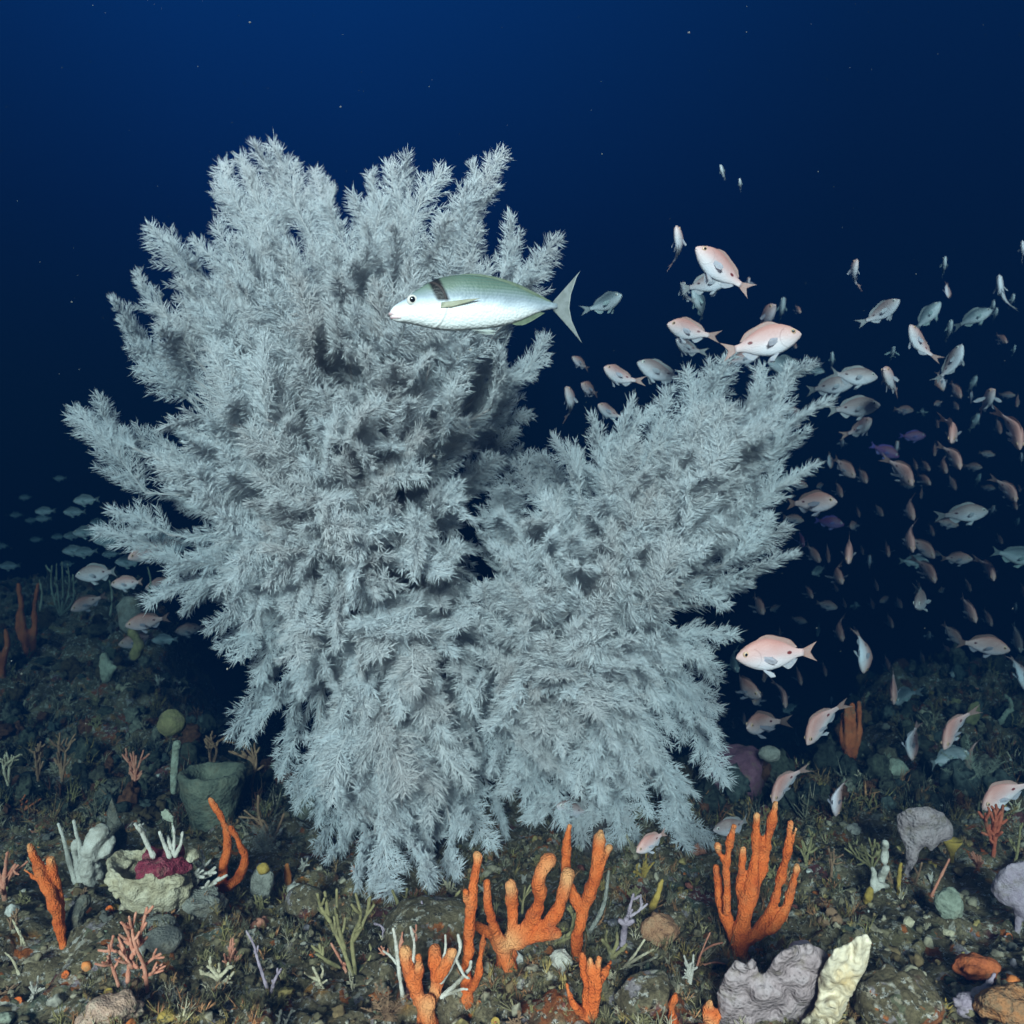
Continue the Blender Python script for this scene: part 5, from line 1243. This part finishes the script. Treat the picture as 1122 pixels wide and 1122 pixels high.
# x, y, apparent full length, heading (deg), turned towards camera (deg), kind, label, [distance factor]
FISH = [
 (790, 297, 72, 143, 15, 'pink', 'pink fish heading up left alone at the top of the shoal', 1),
 (834, 376, 80, 12, 8, 'pink', 'large pink fish facing right just above the lower coral top', 1),
 (851, 717, 84, 184, 3, 'pink', 'largest pink fish, side on, facing left, dark red spot, beside the lower coral', 1),
 (1098, 869, 60, 207, 18, 'pink', 'pink fish diving left near the right edge above the red lacy coral', 1),
 (1043, 796, 56, 232, 28, 'pink', 'plump orange pink fish diving left in front of the green leafy sponge', 1),
 (898, 790, 58, 231, 22, 'pink', 'pink fish nosing down with tail raised left of the rusty finger sponge', 1),
 (858, 857, 52, 226, 32, 'pink', 'pink fish nosing down directly above the nine-fingered orange sponge', 1),
 (755, 363, 52, 168, 20, 'pink', 'orange backed fish facing left, one above the dark one, over the coral top', 1),
 (976, 418, 52, 150, 45, 'pink', 'deep bodied orange fish facing left right of the pale pair', 1),
 (678, 413, 46, 158, 38, 'pink', 'orange fish facing left in the gap between the corals, nearest the grey one', 1),
 (627, 442, 46, 118, 45, 'pink', 'orange fish with head up at the left of the gap between the corals', 1),
 (646, 427, 32, 160, 50, 'dim', 'small reddish fish beside the head-up orange fish', 1),
 (666, 452, 34, 150, 40, 'pink', 'orange fish half hidden behind the left tip of the lower coral', 1.15),
 (722, 409, 52, 157, 14, 'pale', 'grey fish slanting up left behind the top of the lower coral', 1.1),
 (745, 271, 48, 114, 42, 'pink', 'slim pale pink fish with head up, highest of the shoal beside the open water', 1),
 (774, 311, 52, 8, 20, 'pale', 'pale fish facing right, tucked behind the uppermost pink fish', 1.15),
 (749, 322, 36, 120, 65, 'pale', 'tiny pale fish behind the tail of the tucked pale fish', 1.2),
 (768, 334, 36, 128, 20, 'silver', 'small blue-green fish sloping up left under the uppermost pink fish', 1.3),
 (752, 381, 40, 160, 45, 'pale', 'dark grey fish just under the orange backed one over the coral top', 1.15),
 (839, 349, 46, 70, 68, 'dim', 'red-headed fish facing forward above the large pink one', 1.1),
 (856, 341, 34, 98, 50, 'silver', 'thin blue-green sliver of a fish above the large pink one', 1.4),
 (814, 393, 34, 10, 30, 'pink', 'pinkish fish peeping out from behind the coral under the large pink one', 1.25),
 (863, 402, 46, 172, 15, 'silver', 'greenish fish behind the right-hand tips of the lower coral', 1.25),
 (934, 413, 48, -3, 12, 'pale', 'pale side-on fish facing right, upper one of the pale pair right of the coral', 1.05),
 (910, 423, 46, 6, 20, 'pale', 'pale fish partly behind the tip of the coral, lower one of the pale pair', 1.2),
 (935, 447, 50, 4, 25, 'pale', 'pink grey fish facing right under the pale pair', 1.05),
 (944, 469, 38, 70, 68, 'pink', 'small fish facing the camera under the pink grey one', 1.1),
 (934, 301, 38, 100, 55, 'pink', 'small red-topped fish alone high in the open water', 1.15),
 (966, 343, 42, 40, 45, 'pale', 'grey round fish facing up right alone above the orange deep-bodied fish', 1.15),
 (1016, 347, 36, 52, 18, 'silver', 'blue-green fish rising right above the slanting pink fish', 1.3),
 (1067, 348, 36, 22, 15, 'silver', 'blue-green fish almost level facing right high near the right edge', 1.3),
 (1006, 377, 46, 125, 20, 'pink', 'slim pink fish slanting up left, tail down, in the upper right shoal', 1.05),
 (1096, 322, 40, 108, 22, 'pale', 'pale upright slim fish near the upper right edge', 1.1),
 (1044, 399, 42, 76, 25, 'pale', 'pale upright fish leaning right in the upper right shoal', 1.1),
 (1081, 440, 42, 110, 62, 'pink', 'orange-headed fish with side fins spread, facing the camera near the right edge', 1.05, 1),
 (1045, 470, 48, 235, 38, 'pink', 'bright orange fish nosing down left, largest at mid height of the right shoal', 1),
 (1113, 470, 52, 260, 30, 'pink', 'bright orange fish nosing down at the right edge of the shoal', 1),
 (1046, 500, 38, 265, 42, 'pink', 'small orange fish nosing down directly below the bright orange one', 1.05),
 (1032, 508, 30, 265, 45, 'dim', 'small rusty fish left of the small orange one nosing down', 1.15),
 (990, 516, 44, 275, 45, 'pink', 'upright orange fish with spread fins in the middle of the right shoal', 1.05, 1),
 (999, 478, 26, 0, 20, 'purple', 'dim violet blue fish in the middle of the right shoal', 1.3),
 (969, 494, 30, -30, 25, 'purple', 'dim magenta fish left of the violet blue one', 1.2),
 (908, 572, 30, -12, 25, 'purple', 'dim violet fish just under the reddish grey one by the coral', 1.25),
 (1105, 536, 36, 272, 42, 'pink', 'orange upright fish at the right edge below mid height', 1.05),
 (889, 551, 52, 2, 42, 'dim', 'reddish grey fish with spread violet fins, close to the right side of the coral', 1.05, 1),
 (1056, 563, 46, 6, 10, 'pale', 'grey green side-on fish facing right on the right side of the shoal', 1.1),
 (995, 556, 34, 272, 40, 'pink', 'slim orange fish nosing down, upper of a pair in line', 1.1),
 (995, 587, 40, 268, 35, 'pink', 'slim orange fish nosing down, lower of a pair in line', 1.05),
 (1011, 599, 34, 300, 40, 'dim', 'rusty fish touching the lower one of the pair in line', 1.1),
 (1017, 624, 38, 268, 50, 'dim', 'grey orange fish nosing down with white fins below the rusty one', 1.1, 1),
 (930, 602, 46, 240, 48, 'pink', 'pink orange fish nosing down left, alone right of the coral fork', 1.05),
 (916, 628, 38, 270, 60, 'dim', 'fish with side fins spread wide facing the camera under the pink orange one', 1.1, 1),
 (831, 662, 34, 275, 60, 'dim', 'orange-headed fish in the notch of the lower coral', 1.15, 1),
 (1085, 623, 38, 245, 50, 'pink', 'small orange fish facing down left in the right part of the shoal', 1.1),
 (1112, 609, 44, -12, 15, 'silver', 'grey green fish with tail up facing the right edge', 1.15),
 (1012, 655, 50, 205, 42, 'pale', 'rounded grey fish facing left in the middle right shoal', 1.1),
 (1061, 667, 38, 268, 50, 'pink', 'narrow orange fish nosing down right of the rounded grey one', 1.1),
 (1077, 706, 48, -12, 28, 'dim', 'grey pink fish facing right near the right side, below mid height', 1.05),
 (1114, 698, 34, 265, 30, 'pale', 'grey orange fish cut near the right edge level with the grey pink one', 1.1),
 (918, 688, 36, 268, 50, 'dim', 'rusty upright fish above and right of the largest pink fish', 1.15),
 (948, 713, 46, 258, 15, 'pink', 'long slim pink fish hanging nose down right of the largest pink fish', 1.05),
 (802, 723, 38, 280, 60, 'silver', 'bluish fish with spread fins facing the camera at the edge of the coral', 1.2, 1),
 (815, 752, 46, -30, 55, 'dim', 'orange red fish turned to the camera behind the largest pink fish', 1.15, 1),
 (859, 760, 34, 258, 45, 'pink', 'small orange fish nosing down under the largest pink fish', 1.1),
 (834, 792, 54, 182, 42, 'dim', 'dark purple grey plump fish facing left under the largest pink fish', 1.1, 1),
 (979, 752, 40, 252, 35, 'pink', 'orange fish nosing down in front of a dark round one', 1.05),
 (988, 762, 42, 195, 45, 'silver', 'dark grey round fish behind the orange nosing-down one', 1.2),
 (998, 812, 38, 264, 20, 'pink', 'slim orange fish nosing down beside the plump orange pink one', 1.05),
 (1037, 829, 46, 12, 5, 'silver', 'long dark grey fish lying level above the right reef', 1.15),
 (1061, 826, 38, 256, 25, 'dim', 'rusty slim fish nosing down at the end of the dark grey one', 1.15),
 (916, 871, 44, 270, 0, 'dim', 'brown orange slim fish hanging nose down beside the rusty finger sponge', 1.05),
 (1120, 736, 38, 268, 20, 'pink', 'orange fish cut off by the right edge above the reef', 1.05),
 (714, 922, 42, 200, 30, 'pink', 'orange-headed fish peeping from under the lower edge of the white coral', 1.0),
 (804, 906, 44, 186, 8, 'pale', 'pale violet fish behind the top of the nine-fingered sponge', 1.05),
 (628, 887, 40, 160, 20, 'pale', 'pale-bellied fish behind the lower fringe of the white coral', 1.15),
 (664, 333, 44, 18, 48, 'silver', 'dark banded blue grey fish facing right behind the tail of the silver fish', 1.15),
 (163, 604, 42, 205, 38, 'pink', 'orange-headed fish by the left side of the large coral', 1.0),
 (162, 681, 42, 190, 22, 'dim', 'reddish fish over the dim left reef beside the coral', 1.0),
 (141, 639, 34, 184, 10, 'pink', 'brightest cream orange fish of the left shoal', .95),
 (108, 628, 44, 187, 10, 'pale', 'largest grey green fish of the left shoal, above the pinkish one', 1.0),
 (96, 660, 34, 212, 40, 'dim', 'pinkish fish facing down left under the largest one of the left shoal', 1.05),
 (151, 702, 36, 190, 30, 'dim', 'dark red fish under the reddish one over the left reef', 1.15),
 (179, 641, 34, 190, 30, 'pink', 'orange fish half hidden by the coral fringe on the left', 1.15),
 (209, 690, 30, 185, 20, 'dim', 'orange fish mostly hidden by the coral low on the left', 1.2),
 (193, 598, 34, 186, 10, 'pale', 'brownish fish in the notch of the coral on the left', 1.2),
 (180, 585, 34, 184, 10, 'silver', 'bluish fish in the notch of the coral on the left', 1.25),
 (181, 701, 26, 182, 8, 'silver', 'small bright blue-green fish low over the left reef near the coral', 1.15),
 (143, 615, 30, 184, 8, 'silver', 'blue-green fish left of the orange-headed fish by the coral', 1.15),
]
used_proto = 0
rf = np.random.default_rng(9)
BEND = [-.55, 0.0, .55]
for q, row in enumerate(FISH):
    x, y, S_, a, t, kd, lab, df = row[:8]; spr = row[8] if len(row) > 8 else 0
    S_ = S_ * 1.08; L_ = .205 * min(1, S_ / 62) ** .35 * df
    d = F * L_ / S_
    d = min(d, 7.5)
    hg = hit(x, y + S_ * .32, 1.2, 9) - .22
    if d > hg and y > 560: L_ *= hg / d; d = hg
    bn = BEND[int(rf.integers(0, 3))] if S_ < 70 else (0.0 if S_ > 82 else .25)
    o = proto(kd, spr, bn)
    tag(o, lab, 'fish', 'shoal of small fish left of the coral' if x < 300 else 'shoal of pink fish right of the coral')
    pose(o, x, y, d, L_, a, t, rf.normal(0, 4))

# the faint ones: too small and dim to tell apart
TINY_R = [(636, 398, 26, 150, 30, 'dim'), (1034, 293, 26, 105, 40, 'silver'), (1120, 276, 26, 110, 30, 'pale'), (1087, 338, 20, 100, 40, 'silver'), (1039, 363, 28, 95, 40, 'silver'), (1097, 371, 22, 280, 50, 'dim'), (977, 389, 24, 100, 50, 'silver'),
          (1047, 427, 28, 275, 40, 'dim'), (1065, 421, 22, 80, 40, 'silver'), (1067, 463, 24, 80, 40, 'silver'), (1012, 525, 28, 280, 60, 'dim'), (925, 512, 36, 300, 40, 'dim'), (945, 521, 28, 270, 50, 'dim'), (919, 536, 26, 268, 45, 'dim'), (1071, 526, 18, 90, 40, 'silver'),
          (1001, 615, 30, 0, 20, 'silver'), (972, 601, 26, 255, 45, 'dim'), (891, 606, 30, 290, 45, 'dim'), (886, 648, 26, 272, 60, 'dim'), (897, 625, 24, 200, 30, 'silver'), (1048, 612, 32, 0, 40, 'dim'), (1082, 676, 26, 265, 45, 'dim'), (1043, 694, 30, 300, 35, 'dim'),
          (903, 732, 22, 265, 45, 'dim'), (875, 739, 28, 268, 45, 'dim'), (831, 765, 30, 200, 50, 'dim'), (972, 726, 24, 265, 45, 'dim'), (972, 794, 30, 252, 35, 'dim'), (1121, 646, 22, 260, 40, 'dim'), (1121, 825, 26, 262, 20, 'pink'), (975, 680, 22, 265, 50, 'dim'),
          (952, 787, 22, 260, 40, 'dim'), (873, 808, 20, 265, 40, 'silver'), (963, 559, 20, 280, 45, 'dim'), (878, 590, 24, 268, 45, 'purple'), (1048, 736, 30, 190, 40, 'silver'), (1107, 755, 22, 250, 40, 'dim'), (866, 776, 24, 190, 30, 'silver'), (792, 189, 18, 120, 30, 'silver'), (811, 203, 16, 110, 40, 'silver'),
          (1090, 345, 18, 95, 40, 'silver'), (1108, 330, 18, 92, 40, 'silver'), (1110, 385, 16, 95, 40, 'silver'), (1060, 640, 20, 270, 40, 'dim'), (955, 660, 18, 265, 45, 'dim'), (1020, 580, 20, 265, 45, 'dim'), (960, 640, 18, 265, 40, 'dim'), (925, 660, 16, 265, 45, 'dim'),
          (1065, 760, 18, 260, 40, 'dim'), (1010, 720, 18, 265, 40, 'dim'), (985, 660, 18, 268, 50, 'dim'), (940, 560, 18, 265, 40, 'dim'), (1086, 560, 18, 90, 45, 'dim'), (1095, 590, 18, 265, 45, 'dim')]
_r = np.random.default_rng(44)
_n = 0
while _n < 85:
    x_, y_ = _r.uniform(800, 1122), _r.uniform(300, 800)
    if y_ < 430 and _r.random() < .8: continue
    if any(abs(x_ - v[0]) < 11 and abs(y_ - v[1]) < 14 for v in FISH + TINY_R): continue
    TINY_R.append((x_, y_, _r.uniform(13, 25), _r.choice([265, 250, 275, 100, 200, 345]), _r.uniform(20, 60), _r.choice(['dim', 'dim', 'silver', 'dim']))); _n += 1
TINY_L = [(118, 592, 30, 184, 8), (82, 603, 26, 185, 10), (94, 605, 26, 187, 12), (11, 620, 22, 182, 8), (50, 560, 22, 184, 8), (82, 561, 24, 182, 8), (95, 548, 28, 184, 8), (96, 583, 30, 184, 12), (80, 587, 20, 184, 8), (48, 568, 18, 182, 8), (35, 570, 14, 184, 8), (64, 588, 15, 182, 8),
          (2, 598, 16, 182, 8), (66, 524, 14, 184, 8), (122, 607, 20, 184, 8), (40, 591, 14, 184, 8), (18, 564, 14, 184, 8), (120, 514, 16, 184, 8), (241, 803, 16, 184, 8), (74, 618, 16, 184, 8), (28, 545, 12, 184, 8), (108, 572, 18, 184, 8)]
for row in TINY_R:
    x, y, S_, a, t, kd = row; L_ = .15 * (S_ / 30) ** .25 * 1.1; d = min(F * L_ / S_, 8.0)
    o = joined(kd, 1 if t > 42 else 0, 0.0)
    tag(o, {'silver': 'faint tiny blue-green fish fading into the dark water right of the coral', 'dim': 'faint tiny rusty fish, one of those scattered in the dark right of the coral', 'pale': 'tiny pale upright sliver of a fish at the upper right edge', 'pink': 'small orange fish cut by the right edge in front of the reef', 'purple': 'tiny dim magenta fish close to the right fringe of the coral'}[kd], 'fish', f"faint {kd} fish right of the coral")
    pose(o, x, y, d, L_, a, t, rf.normal(0, 5))
for x, y, S_, a, t in TINY_L:
    L_ = .15 * (S_ / 30) ** .25 * 1.1; d = min(F * L_ / S_, 8.5)
    o = joined('silver', 0, 0.0); tag(o, 'tiny dim blue-green fish heading left above the left reef', 'fish', 'faint blue-green fish left of the coral'); pose(o, x, y, d, L_, a, t, rf.normal(0, 4))

# the large silver fish in front of the coral
ST = [(0, -.038, -.066, .006), (.012, -.016, -.086, .018), (.04, .008, -.096, .030), (.08, .028, -.098, .040), (.13, .072, -.110, .052), (.19, .116, -.128, .060), (.25, .144, -.140, .064), (.33, .160, -.142, .066), (.42, .160, -.136, .064), (.50, .148, -.126, .058), (.58, .128, -.108, .048),
      (.66, .100, -.078, .036), (.73, .074, -.044, .024), (.79, .050, -.008, .016), (.83, .036, .000, .013), (.86, .036, .004, .010)]
ST = [(a, .014 + (b_ - .014) * (.93 if a < .7 else .85), .014 + (c_ - .014) * (.93 if a < .7 else .85), w_) for a, b_, c_, w_ in ST]
V, f, (ss, top, bot, hw) = body_geo(ST, n=40)
tz = lambda s: float(np.interp(s, ss, top)) - .004; bz = lambda s: float(np.interp(s, ss, bot)) + .004
skin = fish_body_mat('silver_fish_skin', [(-.13, (.88, .92, .93)), (-.03, (.93, .95, .96)), (.0, (.55, .62, .70)), (.03, (.28, .34, .39)), (.08, (.15, .205, .165)), (.145, (.07, .10, .07))], lines=1, band=(.232, .035, -.004, (.006, .005, .004)), spec=.3, rough=.48)
f_t = fin_mat('silver_tail_fin', (.38, .41, .40), (.50, .53, .53), .12); f_d = fin_mat('silver_back_fin', (.20, .26, .17), (.28, .34, .24), .1); f_p = fin_mat('olive_side_fin', (.46, .44, .30), (.55, .55, .42), .2); f_w = fin_mat('white_under_fin', (.7, .75, .72), (.6, .66, .62), .2)
mats = [skin, f_t, f_w, M_EYE, M_PUPIL, M_LIP, f_d, f_p]
PP = [('body', V, f, 0)]
PP.append(('tail_fin', *fin_geo([(-.335, 0, .040), (-.352, 0, .018), (-.335, 0, -.002)], [(-.500, 0, .225), (-.478, 0, .190), (-.440, 0, .090), (-.428, 0, .020), (-.440, 0, -.045), (-.476, 0, -.120), (-.498, 0, -.158)], 40, 10, .006), 1))
sd_ = np.linspace(.22, .80, 12)
PP.append(('dorsal_fin', *fin_geo([(.5 - s, 0, tz(s)) for s in sd_], [(.5 - s - .03, 0, tz(s) + h) for s, h in zip(sd_, [.002, .006, .010, .012, .012, .012, .012, .012, .012, .010, .008, .002])], 30), 6))
sa_ = np.linspace(.60, .76, 5)
PP.append(('anal_fin', *fin_geo([(.5 - s, 0, bz(s)) for s in sa_], [(.5 - s - .03, 0, bz(s) - h) for s, h in zip(sa_, [.008, .02, .018, .012, .004])], 14), 6))
for sg in (1, -1):
    PP.append(('pelvic_fin', *fin_geo([(.10, .02 * sg, -.13), (.07, .022 * sg, -.132)], [(.02, .028 * sg, -.142), (-.03, .026 * sg, -.137), (.0, .024 * sg, -.128)], 10), 2))
    PP.append(('pectoral_fin', *fin_geo([(.245, .061 * sg, -.004), (.250, .0615 * sg, -.030)], [(.12, .076 * sg, .008), (.052, .080 * sg, .013), (.12, .078 * sg, -.008), (.20, .072 * sg, -.028)], 16, 8, .006), 7))
    PP.append(('eye', *ell((.5 - .112, .0405 * sg, .012), (.027, .0145, .028)), 3))
    PP.append(('pupil', *ell((.5 - .113, .050 * sg, .013), (.0150, .0080, .0165)), 4))
c = np.array([[.498 - .045 * abs(t) ** 1.5, .024 * np.sign(t) * abs(t) ** .8, -.047 - .006 * abs(t)] for t in np.linspace(-1, 1, 15)])
PP.append(('upper_lip', *tube(c, [.004, .011, .004], 8), 5))
c2 = c + [-.006, 0, -.017]; PP.append(('lower_lip', *tube(c2, [.004, .010, .004], 8), 5))
parts = [(pn, bendV(V_, -.25), f_, mi, V_) for pn, V_, f_, mi in PP]
tar = make_fish('silver_fish', 'large silver green fish with a dark neck band before the white coral', parts, mats)
pose(tar, 537, 334, 1.66, .41, 181.5, 6, 0)
